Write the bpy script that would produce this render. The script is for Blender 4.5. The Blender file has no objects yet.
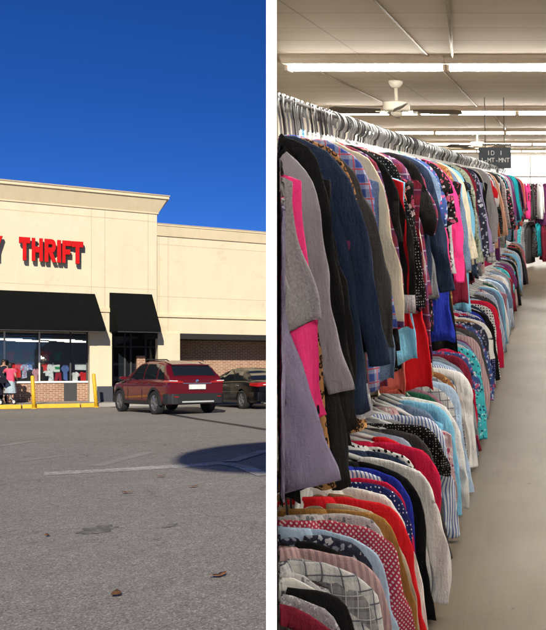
import bpy, bmesh, math, random
from mathutils import Vector, Matrix, noise
R = math.radians
rng = random.Random(7)
sc = bpy.context.scene
COL = sc.collection

# ------------------------------------------------------------------ camera
FPX, PX, PY, EYE = 840.0, 551.0, 369.0, 1.42      # focal length / principal point in photo pixels, eye height outdoors
cam_d = bpy.data.cameras.new('camera'); cam = bpy.data.objects.new('camera', cam_d); COL.objects.link(cam)
cam.location = (0, 0, EYE); cam.rotation_euler = (R(90), 0, 0)
cam_d.sensor_width = 36; cam_d.lens = FPX/630*36
cam_d.shift_x = (273-PX)/630; cam_d.shift_y = (PY-315)/630
cam_d.clip_start = 0.05; cam_d.clip_end = 3000
sc.camera = cam
sc.view_settings.view_transform = 'Standard'; sc.view_settings.look = 'None'
sc.view_settings.exposure = 0.0; sc.view_settings.gamma = 1.0
sc.cycles.use_denoising = True
sc.cycles.max_bounces = 8; sc.cycles.diffuse_bounces = 4; sc.cycles.transparent_max_bounces = 12
sc.cycles.sample_clamp_indirect = 6.0

# ------------------------------------------------------------------ frames
WALL_T = (271.5-PX)/FPX                            # the party wall runs straight away from the viewer along this slope X/Y
TH = math.atan((PY-184)/FPX)                       # the shop's aisle is a ramp
HI = 1.60                                          # eye height above the shop floor
MI = Matrix.Translation((0, 0, EYE)) @ Matrix.Rotation(TH, 4, 'X') @ Matrix.Translation((0, 0, -HI))
MI_INV = MI.inverted()
cT, sT = math.cos(TH), math.sin(TH)
rvec = Vector((1379, 840, 0)).normalized(); nin = Vector((-rvec.y, rvec.x, 0))
P0 = Vector(((97-PX)/FPX*31.4, 31.4, 0)) + 1.2*nin
ME = Matrix.Translation(P0) @ Matrix.Rotation(math.atan2(rvec.y, rvec.x), 4, 'Z')
def fp(x, y, o=0.0):
    """photo pixel -> (along, height) on the facade plane standing o metres proud"""
    t = (x-PX)/FPX; q = P0 - o*nin
    s = (t*q.y-q.x)/(rvec.x-t*rvec.y)
    Y = q.y+s*rvec.y
    return s, EYE+(PY-y)/FPX*Y
def fs(x, o=0.0): return fp(x, PY, o)[0]
def gp(x, y):
    Y = EYE*FPX/(y-PY); return Vector(((x-PX)/FPX*Y, Y, 0))

# ------------------------------------------------------------------ materials
class NT:
    def __init__(s, name):
        s.m = bpy.data.materials.new(name); s.m.use_nodes = True; s.t = s.m.node_tree
        s.b = s.t.nodes['Principled BSDF']; s._co = None
    def n(s, ty, **kw):
        nd = s.t.nodes.new(ty)
        for k, v in kw.items():
            if k[0] == '_': nd.inputs[k[1:].replace('__', ' ')].default_value = v
            else: setattr(nd, k, v)
        return nd
    def l(s, a, b): s.t.links.new(a, b)
    def co(s):
        if not s._co: s._co = s.n('ShaderNodeTexCoord')
        return s._co.outputs['Object']
    def noise(s, scale, detail=4, rough=.6, vec=None):
        nd = s.n('ShaderNodeTexNoise'); nd.inputs['Scale'].default_value = scale
        nd.inputs['Detail'].default_value = detail; nd.inputs['Roughness'].default_value = rough
        s.l(vec or s.co(), nd.inputs['Vector']); return nd.outputs['Fac']
    def ramp(s, fac, stops, interp='LINEAR'):
        nd = s.n('ShaderNodeValToRGB'); nd.color_ramp.interpolation = interp
        e = nd.color_ramp.elements
        while len(e) < len(stops): e.new(.5)
        for k, (p, c) in enumerate(stops):
            e[k].position = p; e[k].color = (c[0], c[1], c[2], 1) if hasattr(c, '__len__') else (c, c, c, 1)
        s.l(fac, nd.inputs[0]); return nd.outputs[0]
    def math(s, op, a, b=None, c=None):
        nd = s.n('ShaderNodeMath', operation=op)
        for k, v in enumerate((a, b, c)):
            if v is None: continue
            if isinstance(v, (int, float)): nd.inputs[k].default_value = v
            else: s.l(v, nd.inputs[k])
        return nd.outputs[0]
    def mix(s, fac, a, b, bt='MIX'):
        nd = s.n('ShaderNodeMix', data_type='RGBA', blend_type=bt)
        for k, v in ((0, fac), (6, a), (7, b)):
            if isinstance(v, (int, float)): nd.inputs[k].default_value = v
            elif isinstance(v, (tuple, list)): nd.inputs[k].default_value = (v[0], v[1], v[2], 1)
            else: s.l(v, nd.inputs[k])
        return nd.outputs[2]
    def sep(s, v):
        nd = s.n('ShaderNodeSeparateXYZ'); s.l(v, nd.inputs[0]); return nd.outputs
    def comb(s, x, y, z=0.0):
        nd = s.n('ShaderNodeCombineXYZ')
        for k, v in enumerate((x, y, z)):
            if isinstance(v, (int, float)): nd.inputs[k].default_value = v
            else: s.l(v, nd.inputs[k])
        return nd.outputs[0]
    def scale(s, sx, sy, sz):
        nd = s.n('ShaderNodeMapping'); nd.inputs['Scale'].default_value = (sx, sy, sz); s.l(s.co(), nd.inputs[0]); return nd.outputs[0]
    def bump(s, h, strength=.3, dist=.01):
        nd = s.n('ShaderNodeBump'); nd.inputs['Strength'].default_value = strength; nd.inputs['Distance'].default_value = dist
        s.l(h, nd.inputs['Height']); s.l(nd.outputs[0], s.b.inputs['Normal'])
    def set(s, col=None, rough=None, metal=None, **kw):
        if col is not None:
            if isinstance(col, (tuple, list)): s.b.inputs['Base Color'].default_value = (*col[:3], 1)
            else: s.l(col, s.b.inputs['Base Color'])
        if rough is not None:
            if isinstance(rough, (int, float)): s.b.inputs['Roughness'].default_value = rough
            else: s.l(rough, s.b.inputs['Roughness'])
        if metal is not None: s.b.inputs['Metallic'].default_value = metal
        for k, v in kw.items(): s.b.inputs[k.replace('_', ' ')].default_value = v
        return s.m

def simple(name, col, rough=.6, metal=0, var=.12, sc_=6, **kw):
    t = NT(name)
    f = t.noise(sc_, 5)
    c = t.ramp(f, [(.25, [v*(1-var) for v in col]), (.75, [min(1, v*(1+var)) for v in col])])
    t.set(c, rough, metal, **kw); return t.m

def stucco(name, col):
    t = NT(name)
    a = t.noise(.7, 6, .65); b = t.noise(90, 3)
    st = t.noise(1.0, 5, .7, t.scale(2.2, 2.2, .5))
    c = t.ramp(a, [(.3, [v*.93 for v in col]), (.7, [v*1.04 for v in col])])
    c = t.mix(t.ramp(st, [(.50, 0.0), (.78, .42)]), c, [v*.72 for v in col])
    bl = t.noise(.9, 7, .72); c = t.mix(t.ramp(bl, [(.57, 0.0), (.70, .42)]), c, (.47, .385, .26))
    t.bump(b, .25, .004); return t.set(c, .92)

def asphalt():
    t = NT('asphalt')
    big = t.noise(.35, 6, .62); mid = t.noise(3.2, 6, .7); fine = t.noise(70, 3, .7)
    base = t.ramp(big, [(.28, (.30, .272, .238)), (.5, (.36, .332, .297)), (.74, (.42, .392, .355))])
    base = t.mix(t.ramp(t.noise(9, 6, .8), [(.42, 0.0), (.66, .5)]), base, (.21, .19, .165)); base = t.mix(t.ramp(mid, [(.3, .0), (.7, .75)]), base, (.27, .247, .217))
    v = t.n('ShaderNodeTexVoronoi'); v.inputs['Scale'].default_value = 105; t.l(t.co(), v.inputs['Vector'])
    stone = t.ramp(v.outputs['Color'], [(.0, .12), (.4, .75), (.75, 1.2), (1, 2.5)])
    base = t.mix(.75, base, stone, 'MULTIPLY')
    v3 = t.n('ShaderNodeTexVoronoi'); v3.inputs['Scale'].default_value = 21; t.l(t.co(), v3.inputs['Vector'])
    sp = t.ramp(v3.outputs['Distance'], [(.06, 1.0), (.13, 0.0)])
    rnd = t.ramp(t.sep(v3.outputs['Color'])[0], [(.80, 0.0), (.82, .8)])
    base = t.mix(t.math('MULTIPLY', sp, rnd), base, (.66, .63, .58))
    # crack network
    wob = t.n('ShaderNodeVectorMath', operation='ADD'); t.l(t.co(), wob.inputs[0])
    nn = t.n('ShaderNodeTexNoise'); nn.inputs['Scale'].default_value = 1.6; nn.inputs['Detail'].default_value = 6; t.l(t.co(), nn.inputs['Vector'])
    sc2 = t.n('ShaderNodeVectorMath', operation='SCALE'); sc2.inputs['Scale'].default_value = .9; t.l(nn.outputs['Color'], sc2.inputs[0]); t.l(sc2.outputs[0], wob.inputs[1])
    v2 = t.n('ShaderNodeTexVoronoi', feature='DISTANCE_TO_EDGE'); v2.inputs['Scale'].default_value = 1.5; t.l(wob.outputs[0], v2.inputs['Vector'])
    cr = t.ramp(v2.outputs['Distance'], [(.004, 1.0), (.022, .0)])
    cm = t.ramp(t.noise(.9, 4), [(.48, 0.0), (.64, .55)])
    base = t.mix(t.math('MULTIPLY', cr, cm), base, (.045, .042, .038))
    # dark blotches (oil, old patches)
    pt = t.ramp(t.noise(2.3, 6, .8, t.scale(1, .5, 1)), [(.68, 0.0), (.76, .5)])
    base = t.mix(pt, base, (.13, .12, .105))
    h = t.math('ADD', fine, t.math('MULTIPLY', v.outputs['Distance'], 1.2))
    t.bump(h, .5, .005)
    return t.set(base, .9)

def worn_paint(name, col, under=(.30, .275, .243)):
    t = NT(name)
    f = t.math('ADD', t.noise(14, 6, .75), t.math('MULTIPLY', t.noise(1.1, 4), .5))
    a = t.ramp(f, [(.52, 0.0), (.80, .95)])
    t.bump(t.noise(70, 3), .6, .006)
    return t.set(t.mix(a, col, under), .85)

def brick(name, a, b, mortar, sx=1.0):
    t = NT(name); x, y, z = t.sep(t.co())
    nd = t.n('ShaderNodeTexBrick'); t.l(t.comb(t.math('ADD', x, y), z), nd.inputs['Vector'])
    nd.inputs['Color1'].default_value = (*a, 1); nd.inputs['Color2'].default_value = (*b, 1); nd.inputs['Mortar'].default_value = (*mortar, 1)
    nd.inputs['Scale'].default_value = 1.0; nd.inputs['Brick Width'].default_value = .24*sx; nd.inputs['Row Height'].default_value = .085*sx
    nd.inputs['Mortar Size'].default_value = .013*sx; nd.inputs['Bias'].default_value = -.1
    c = t.mix(t.ramp(t.noise(5, 5), [(.3, .0), (.75, .45)]), nd.outputs['Color'], [v*.6 for v in a])
    t.bump(nd.outputs['Fac'], -.6, .01)
    return t.set(c, .9)

def glass(name, tint=(.02, .025, .03), alpha=.35, rough=.03):
    t = NT(name); out = t.t.nodes['Material Output']
    g = t.n('ShaderNodeBsdfGlossy'); g.inputs['Roughness'].default_value = rough; g.inputs['Color'].default_value = (.9, .95, 1, 1)
    tr = t.n('ShaderNodeBsdfTransparent'); tr.inputs['Color'].default_value = (.86, .88, .88, 1)
    fr = t.n('ShaderNodeFresnel'); fr.inputs['IOR'].default_value = 1.5
    mx = t.n('ShaderNodeMixShader'); t.l(fr.outputs[0], mx.inputs[0]); t.l(tr.outputs[0], mx.inputs[1]); t.l(g.outputs[0], mx.inputs[2])
    t.l(mx.outputs[0], out.inputs['Surface']); return t.m

def emit(name, col, st):
    t = NT(name); t.set((.8, .8, .8), .5); t.b.inputs['Emission Color'].default_value = (*col, 1); t.b.inputs['Emission Strength'].default_value = st; return t.m

# fabrics -----------------------------------------------------------
def fab_base(t, c, rough=.9):
    wr = t.noise(1.0, 4, .55, t.scale(15, 15, 3.2)); w2_ = t.noise(1.0, 5, .7, t.scale(14, 14, 22)); wv = t.noise(420, 2)
    h = t.math('ADD', t.math('ADD', wr, t.math('MULTIPLY', w2_, .28)), t.math('MULTIPLY', wv, .05))
    t.bump(h, .9, .038)
    t.b.inputs['Specular IOR Level'].default_value = .15
    return t.set(c, rough)
def solid(c, var=.16):
    t = NT('fabric'); f = t.noise(1.0, 5, .6, t.scale(18, 18, 6))
    return fab_base(t, t.ramp(f, [(.25, [v*(1-var) for v in c]), (.75, [min(1, v*(1+var)) for v in c])]))
def marl(c, d):
    t = NT('marl_fabric'); f = t.noise(160, 4, .8); return fab_base(t, t.ramp(f, [(.35, c), (.65, d)]))
def axes(t):
    x, y, z = t.sep(t.co()); return t.math('ADD', x, t.math('MULTIPLY', y, .9)), z
def band(t, v, per, w, ph=0.0):
    return t.math('LESS_THAN', t.math('FRACT', t.math('ADD', t.math('DIVIDE', v, per), ph)), w)
def plaid(c, c1, c2, per=.085):
    per *= .72
    t = NT('plaid_fabric'); u, z = axes(t)
    k = c
    m = t.math('MULTIPLY', t.math('ADD', band(t, u, per, .45), band(t, z, per, .45)), .5)
    k = t.mix(m, c, c1)
    k = t.mix(t.math('MULTIPLY', t.math('MAXIMUM', band(t, u, per, .09, .7), band(t, z, per, .09, .7)), .9), k, c2)
    return fab_base(t, k)
def stripes(c, c1, per=.03, w=.4, horiz=False):
    t = NT('striped_fabric'); u, z = axes(t); return fab_base(t, t.mix(band(t, z if horiz else u, per, w), c, c1))
def dots(c, c1, s=45, r=.28):
    s *= 1.3
    t = NT('dotted_fabric'); u, z = axes(t)
    v = t.n('ShaderNodeTexVoronoi'); v.inputs['Scale'].default_value = s; v.inputs['Randomness'].default_value = .25
    t.l(t.comb(u, z), v.inputs['Vector'])
    return fab_base(t, t.mix(t.math('LESS_THAN', v.outputs['Distance'], r), c, c1))
def floral(c, c1, c2, s=26):
    s *= 1.5
    t = NT('floral_fabric'); u, z = axes(t); uv = t.comb(u, z)
    nz = t.n('ShaderNodeTexNoise'); nz.inputs['Scale'].default_value = s*1.2; t.l(uv, nz.inputs['Vector'])
    ad = t.n('ShaderNodeVectorMath', operation='MULTIPLY_ADD'); t.l(nz.outputs['Color'], ad.inputs[0]); ad.inputs[1].default_value = (.03, .03, 0); t.l(uv, ad.inputs[2])
    v = t.n('ShaderNodeTexVoronoi'); v.inputs['Scale'].default_value = s; t.l(ad.outputs[0], v.inputs['Vector'])
    pick = t.sep(v.outputs['Color'])[0]
    fl = t.ramp(pick, [(0, c1), (.45, c2), (.75, c)], 'CONSTANT')
    return fab_base(t, t.mix(t.math('LESS_THAN', v.outputs['Distance'], .42), c, fl))
def leopard():
    t = NT('leopard_fabric'); u, z = axes(t)
    v = t.n('ShaderNodeTexVoronoi'); v.inputs['Scale'].default_value = 62; t.l(t.comb(u, z), v.inputs['Vector'])
    return fab_base(t, t.ramp(v.outputs['Distance'], [(0, (.25, .10, .04)), (.26, (.02, .014, .01)), (.5, (.42, .22, .09))], 'CONSTANT'))
def houndstooth(c, c1, per=.017):
    t = NT('houndstooth_fabric'); u, z = axes(t)
    a = band(t, t.math('ADD', u, z), per, .5); b = band(t, t.math('SUBTRACT', u, z), per, .5)
    return fab_base(t, t.mix(t.math('MAXIMUM', a, b), c, c1))

M = {}
M['stucco'] = stucco('cream_stucco', (.725, .62, .435))
M['stucco_trim'] = stucco('cream_trim_stucco', (.73, .61, .40))
M['groove'] = simple('stucco_groove', (.56, .46, .31), .95)
M['asphalt'] = asphalt()
M['white_line'] = worn_paint('worn_white_paint', (.85, .83, .78))
M['faint_line'] = worn_paint('faint_white_paint', (.44, .415, .37))
M['yellow'] = simple('yellow_paint', (.78, .46, .02), .5, sc_=9, var=.2)
M['concrete'] = simple('concrete', (.34, .32, .29), .9, sc_=4)
M['brick'] = brick('red_brown_brick', (.30, .13, .075), (.40, .21, .12), (.55, .47, .36), .85)
M['awning'] = simple('black_canvas', (.0045, .005, .005), .9, sc_=3, var=.25, Specular_IOR_Level=.12)
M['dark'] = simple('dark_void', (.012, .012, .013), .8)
M['darkframe'] = simple('dark_frame', (.03, .03, .032), .5)
M['alu'] = simple('aluminium', (.62, .62, .60), .4, .3)
M['redsign'] = simple('red_acrylic', (.60, .008, .010), .7, sc_=3, Specular_IOR_Level=.1)
M['black'] = simple('black_paint', (.012, .012, .012), .45)
M['glass'] = glass('shop_glass')
M['carglass'] = NT('car_glass').set((.012, .015, .018), .05, Coat_Weight=.6)
def paint(name, c):
    t = NT(name); f = t.noise(900, 2); cc = t.ramp(f, [(.4, [v*.85 for v in c]), (.6, [v*1.15 for v in c])])
    return t.set(cc, .38, .15, Coat_Weight=.75, Coat_Roughness=.03, Specular_IOR_Level=.3)
M['redcar'] = paint('deep_red_paint', (.125, .003, .010)); M['blackcar'] = NT('black_car_paint').set((.004, .004, .0045), .3, 0.0, Coat_Weight=.25, Coat_Roughness=.05, Specular_IOR_Level=.3)
M['rubber'] = simple('rubber', (.016, .016, .016), .85); M['clad'] = simple('grey_plastic', (.016, .0165, .018), .6)
M['rim'] = simple('alloy', (.33, .33, .34), .35, .8); M['tail'] = NT('tail_lens').set((.38, .008, .01), .15, Coat_Weight=.6)
M['tailclear'] = NT('clear_lens').set((.75, .72, .70), .15); M['chrome'] = NT('chrome').set((.7, .7, .7), .15, 1.0)
M['plate'] = simple('plate_white', (.78, .78, .76), .4); M['skin'] = simple('skin', (.48, .26, .18), .55, sc_=30); M['hair'] = simple('dark_hair', (.025, .016, .012), .6, sc_=60)
M['whitewall'] = simple('white_wall_paint', (.86, .86, .85), .7, sc_=1.2, var=.03)
M['leaf'] = simple('dry_leaf', (.20, .085, .03), .8, sc_=40, var=.4)
def ceilmat():
    t = NT('ceiling_board'); x, y, z = t.sep(t.co())
    c = t.ramp(t.noise(.5, 5), [(.3, (.45, .37, .265)), (.7, (.53, .44, .325))])
    st = t.noise(1.0, 4, .6, t.scale(.35, 5, 1)); c = t.mix(t.ramp(st, [(.35, 0.0), (.75, .32)]), c, (.30, .24, .165))
    j = t.math('MAXIMUM', band(t, y, .61, .022), band(t, x, 1.9, .006))
    c = t.mix(t.math('MULTIPLY', j, .75), c, (.20, .15, .10))
    return t.set(c, .85)
M['ceiling'] = ceilmat()
def floormat():
    t = NT('vinyl_floor'); x, y, z = t.sep(t.co())
    c = t.ramp(t.noise(1.1, 6, .65), [(.28, (.092, .073, .051)), (.5, (.106, .085, .060)), (.75, (.124, .100, .072))])
    j = t.math('MAXIMUM', band(t, y, .92, .006), band(t, x, .92, .006, .35)); c = t.mix(t.math('MULTIPLY', j, .35), c, (.14, .11, .08))
    v = t.n('ShaderNodeTexVoronoi'); v.inputs['Scale'].default_value = 8; t.l(t.co(), v.inputs['Vector'])
    sc3 = t.ramp(t.noise(1.0, 6, .75, t.scale(9, 1.4, 1)), [(.52, 0.0), (.70, .55)]); c = t.mix(sc3, c, (.060, .047, .033)); c = t.mix(t.ramp(t.noise(34, 4, .8), [(.5, 0.0), (.75, .35)]), c, (.10, .08, .06))
    sp = t.math('MULTIPLY', t.math('LESS_THAN', v.outputs['Distance'], .085), t.math('GREATER_THAN', t.sep(v.outputs['Color'])[1], .55))
    c = t.mix(t.math('MULTIPLY', sp, .8), c, (.07, .05, .04))
    t.bump(t.noise(6, 4), .08, .01)
    return t.set(c, t.ramp(t.noise(2.5, 5), [(.3, .44), (.7, .52)]), Specular_IOR_Level=.32)
M['floor'] = floormat()
M['tube'] = emit('lit_tube', (1.0, .955, .87), 126)
M['fixture'] = simple('cream_metal', (.62, .52, .40), .5)
M['conduit'] = simple('painted_conduit', (.20, .16, .11), .7)
M['fanwhite'] = simple('cream_enamel', (.72, .66, .55), .45); M['fanblade'] = simple('dark_fan_blade', (.06, .045, .03), .45)
M['steel'] = NT('hook_steel').set((.38, .39, .41), .3, 1.0); M['rail'] = simple('steel_rail', (.25, .25, .26), .45, .7)
M['clear'] = NT('clear_plastic').set((.86, .88, .88), .2, Transmission_Weight=.25, IOR=1.3)
M['bluehanger'] = simple('blue_plastic', (.02, .30, .55), .35); M['greenhanger'] = simple('green_plastic', (.04, .42, .22), .35); M['pinkhanger'] = simple('pink_plastic', (.7, .08, .22), .35)
M['navysign'] = simple('navy_sign_board', (.022, .030, .045), .6); M['lettering'] = simple('white_lettering', (.75, .75, .75), .6)
M['backlight'] = emit('daylit_window', (1.0, .98, .94), 2.6)

# ------------------------------------------------------------------ mesh helpers
class MB:
    def __init__(s): s.v = []; s.f = []; s.mi = []
    def add(s, vs, fs, mi=0):
        o = len(s.v); s.v += [tuple(v) for v in vs]; s.f += [tuple(i+o for i in f) for f in fs]; s.mi += [mi]*len(fs); return s
    def box(s, x0, x1, y0, y1, z0, z1, mi=0):
        return s.add([(x0,y0,z0),(x1,y0,z0),(x1,y1,z0),(x0,y1,z0),(x0,y0,z1),(x1,y0,z1),(x1,y1,z1),(x0,y1,z1)],
                     [(0,3,2,1),(4,5,6,7),(0,1,5,4),(1,2,6,5),(2,3,7,6),(3,0,4,7)], mi)
    def hexa(s, lo, hi, mi=0):   # lo/hi: four points each
        return s.add(list(lo)+list(hi), [(0,3,2,1),(4,5,6,7),(0,1,5,4),(1,2,6,5),(2,3,7,6),(3,0,4,7)], mi)
    def loft(s, rings, closed=True, caps=True, mi=0):
        n = len(rings[0]); vs = [p for r in rings for p in r]; fs = []
        for i in range(len(rings)-1):
            for j in range(n if closed else n-1):
                a = i*n+j; b = i*n+(j+1) % n; fs.append((a, b, b+n, a+n))
        if caps: fs += [tuple(range(n-1, -1, -1)), tuple(range((len(rings)-1)*n, len(rings)*n))]
        return s.add(vs, fs, mi)
    def tube(s, pts, r, n=8, mi=0):
        pts = [Vector(p) for p in pts]; rr = r if hasattr(r, '__len__') else [r]*len(pts); rings = []
        d0 = (pts[1]-pts[0]).normalized(); up = Vector((0,0,1)) if abs(d0.z) < .9 else Vector((1,0,0)); u = d0.cross(up).normalized()
        for i, p in enumerate(pts):
            d = (pts[min(i+1,len(pts)-1)]-pts[max(i-1,0)]).normalized(); u = (u-d*u.dot(d)).normalized(); w = d.cross(u)
            rings.append([p+(u*math.cos(k*2*math.pi/n)+w*math.sin(k*2*math.pi/n))*rr[i] for k in range(n)])
        return s.loft(rings, mi=mi)
    def lathe(s, prof, n=20, M4=None, mi=0):
        rings = [[(r*math.cos(k*2*math.pi/n), r*math.sin(k*2*math.pi/n), z) for k in range(n)] for r, z in prof]
        if M4: rings = [[M4 @ Vector(p) for p in r] for r in rings]
        return s.loft(rings, mi=mi)
    def prism(s, poly, d0, d1, fn, mi=0):   # poly in 2d; fn(u, v, d) -> 3d
        n = len(poly); vs = [fn(u, v, d0) for u, v in poly]+[fn(u, v, d1) for u, v in poly]
        fs = [tuple(range(n)), tuple(range(2*n-1, n-1, -1))]+[(i, i+n, (i+1) % n+n, (i+1) % n) for i in range(n)]
        return s.add(vs, fs, mi)
    def build(s, name, mat, parent=None, smooth=False, mw=None, bevel=0, fix=True):
        me = bpy.data.meshes.new(name); me.from_pydata(s.v, [], s.f)
        mats = mat if isinstance(mat, (list, tuple)) else [mat]
        for m in mats: me.materials.append(m)
        if len(mats) > 1: me.polygons.foreach_set('material_index', s.mi)
        if fix:
            bm = bmesh.new(); bm.from_mesh(me); bmesh.ops.recalc_face_normals(bm, faces=bm.faces); bm.to_mesh(me); bm.free()
        if smooth: me.polygons.foreach_set('use_smooth', [True]*len(me.polygons))
        o = bpy.data.objects.new(name, me); COL.objects.link(o)
        if parent: o.parent = parent
        if mw is not None: o.matrix_basis = mw
        if bevel:
            b = o.modifiers.new('bevel', 'BEVEL'); b.width = bevel; b.segments = 2; b.limit_method = 'ANGLE'
        return o
def tag(o, label=None, cat=None, group=None, kind=None):
    for k, v in (('label', label), ('category', cat), ('group', group), ('kind', kind)):
        if v: o[k] = v
    return o
def empty(name, mw, label=None, cat=None, group=None):
    o = bpy.data.objects.new(name, None); COL.objects.link(o); o.matrix_basis = mw; o.empty_display_size = .1
    return tag(o, label, cat, group)
def struct(o): o['kind'] = 'structure'; return o
def copy_tree(o, parent=None):
    c = o.copy(); COL.objects.link(c)
    if parent: c.parent = parent
    for ch in list(o.children): copy_tree(ch, c)
    return c
I4 = Matrix.Identity(4)
def to_mesh_obj(o, name, mat, parent=None, mw=None):
    dg = bpy.context.evaluated_depsgraph_get(); dg.update()
    me = bpy.data.meshes.new_from_object(o.evaluated_get(dg)); bpy.data.objects.remove(o)
    me.materials.clear(); me.materials.append(mat)
    n = bpy.data.objects.new(name, me); COL.objects.link(n)
    if parent: n.parent = parent
    if mw is not None: n.matrix_basis = mw
    return n

# ================================================================== WORLD / SUN
w = bpy.data.worlds.new('World'); sc.world = w; w.use_nodes = True
nt = w.node_tree; bg = nt.nodes['Background']; sky = nt.nodes.new('ShaderNodeTexSky'); sky.sky_type = 'NISHITA'
SUN_EL = R(26); travel = Vector((WALL_T, 1, 0)).normalized()
sky.sun_disc = False; sky.sun_elevation = SUN_EL; sky.sun_rotation = math.atan2(-travel.x, -travel.y)
sky.air_density = .5; sky.dust_density = 0.0; sky.ozone_density = 5.5; sky.altitude = 1000
hs = nt.nodes.new('ShaderNodeHueSaturation'); hs.inputs['Saturation'].default_value = 1.18; hs.inputs['Hue'].default_value = .514; nt.links.new(sky.outputs[0], hs.inputs['Color']); nt.links.new(hs.outputs[0], bg.inputs[0]); bg.inputs[1].default_value = .105
sl = bpy.data.lights.new('sun', 'SUN'); sl.energy = 5.0; sl.angle = R(.5); sl.color = (1, .93, .80)
so = bpy.data.objects.new('sun', sl); COL.objects.link(so)
d = Vector((travel.x*math.cos(SUN_EL), travel.y*math.cos(SUN_EL), -math.sin(SUN_EL)))
so.rotation_euler = d.to_track_quat('-Z', 'Y').to_euler(); so.location = (5, -15, 30)

# ================================================================== GROUND
g = MB(); g.add([(-900,-600,0),(900,-600,0),(900,1500,0),(-900,1500,0)], [(0,1,2,3)])
struct(g.build('asphalt_ground', M['asphalt']))
def strip(name, pts, wd, mat, z=.004):
    mb = MB(); pts = [Vector(p) for p in pts]; L = []; Rr = []
    for i, p in enumerate(pts):
        d = (pts[min(i+1,len(pts)-1)]-pts[max(i-1,0)]).normalized(); nrm = Vector((-d.y, d.x, 0))
        L.append(p+nrm*wd/2); Rr.append(p-nrm*wd/2)
    vs = L+Rr; n = len(pts)
    mb.add([(v.x, v.y, z) for v in vs], [(i, i+n, i+1+n, i+1) for i in range(n-1)])
    return struct(mb.build(name, mat))
strip('parking_line', [gp(44,474), gp(130,469.5), gp(224,463)], .44, M['white_line'])
strip('parking_line', [gp(222,463.5), gp(245,467.5), gp(266,476)], .22, M['white_line'], .008)
strip('parking_line', [gp(230,462), gp(266,451)], .22, M['white_line'], .012)
strip('parking_line', [gp(168,465.5), gp(205,474)], .14, M['faint_line'], .003)
strip('parking_line', [gp(188,464.5), gp(214,471)], .12, M['faint_line'], .003)
strip('parking_line', [gp(96,466), gp(150,452)], .22, M['faint_line'], .003)
strip('parking_line', [gp(20,461), gp(60,456)], .22, M['faint_line'], .003)
strip('parking_line', [gp(0,446), gp(34,441)], .25, M['faint_line'], .003)
dark_line_mat = simple('dark_line', (.035, .034, .033), .7)
strip('dark_line', [gp(110,406.5), gp(150,411), gp(200,419.5), gp(240,425.5), gp(268,430)], .22, dark_line_mat, .005)  # narrow flat dark strip across the asphalt
# oil stain: an irregular flat patch with a broken edge
def stain(cx, cy, wx, wy, k):
    c = gp(cx, cy); mb = MB(); n = 40; vs = []
    for i in range(n):
        a = i*2*math.pi/n; rr = 1+.45*noise.noise(Vector((math.cos(a)*2.5, math.sin(a)*2.5, k)))+.15*noise.noise(Vector((math.cos(a)*9, math.sin(a)*9, k)))
        vs.append((c.x+wx*rr*math.cos(a), c.y+wy*rr*math.sin(a), .004))
    mb.add(vs, [tuple(range(n))]); return struct(mb.build('oil_stain', M['stainm']))
t_ = NT('oil_stained_asphalt'); f_ = t_.noise(9, 6, .75); t_.bump(t_.noise(70, 3), .7, .008)
M['stainm'] = t_.set(t_.ramp(f_, [(.3, (.10, .092, .08)), (.5, (.17, .157, .14)), (.62, (.33, .305, .27))]), .85)
stain(98, 530, .13, .20, 1.1); stain(170, 526, .05, .10, 4.4)
# fallen leaves
for k, (x, y, s, ad) in enumerate([(116,597,.05,'curled brown leaf lying nearest the camera left of centre'), (218,578,.055,'pale curled leaf with a dark shadow at lower right of the lot'),
        (193,488,.05,'orange brown leaf below the white parking line near its right end'), (161,477.5,.05,'small tan leaf just under the long white parking line'),
        (127,494,.05,'dark leaf between oil stain and long white line'), (47,537,.03,'tiny bleached leaf lying on the left of the lot')]):
    mb = MB(); c = gp(x, y); a0 = rng.uniform(0, 6); nU = 8; top = []; bot = []
    for i in range(nU+1):
        u = i/nU*2-1; ww = .55*(1-u*u)**.7*s*(1+.25*math.sin(i*2.3)); zz = .012+.45*s*u*u
        for sd, L in ((1, top), (-1, bot)):
            px_, py_ = u*s*1.2, sd*ww; L.append((c.x+px_*math.cos(a0)-py_*math.sin(a0), c.y+px_*math.sin(a0)+py_*math.cos(a0), zz+.25*abs(py_)))
    n = len(top); mb.add(top+bot, [(i, i+1, i+1+n, i+n) for i in range(n-1)])
    o = mb.build('fallen_leaf', M['leaf'], fix=False, smooth=True); md = o.modifiers.new('thick', 'SOLIDIFY'); md.thickness = .003
    tag(o, ad, 'leaf', 'dry leaves scattered on the asphalt')

# ================================================================== STORE BUILDING (facade frame: x along, -y towards the lot)
S0 = -16.0
s_end = fs(157); s_r = 22.0
z_roof = fp(80, 190)[1]; z_cb = fp(80, 207.5)[1]
z_r2 = fp(200, 227.6)[1]; z_r2b = fp(200, 238.5)[1]; z_sof = fp(215, 334)[1]
WW = 1.35                                      # the window wall stands this far behind the facade
bld = empty('store_building', ME, 'tall cream stucco store front with flared cornice and black awnings', 'building')
zs1 = 3.0
mb = MB(); mb.box(S0, s_end, 0, 12, zs1, z_roof-.12)
mb.build('wall', M['stucco'], bld)
# flared cornice
e = .42
mb = MB(); prof = [(0.0, z_cb), (.05, z_cb), (.06, z_cb+.06), (.34, z_roof-.10), (.40, z_roof-.10), (.40, z_roof), (0.0, z_roof)]
ring_l = [(S0, -o, z) for o, z in prof]; ring_c = [(s_end+o, -o, z) for o, z in prof]; ring_b = [(s_end+o, 12, z) for o, z in prof]
mb.loft([ring_l, ring_c, ring_b]); mb.build('cornice', M['stucco_trim'], bld)
mb = MB(); mb.box(S0, s_end+.43, -.43, 12, z_roof+.002, z_roof+.05); mb.build('roof_edge', simple('roof_flashing', (.42, .33, .22), .6), bld)
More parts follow.
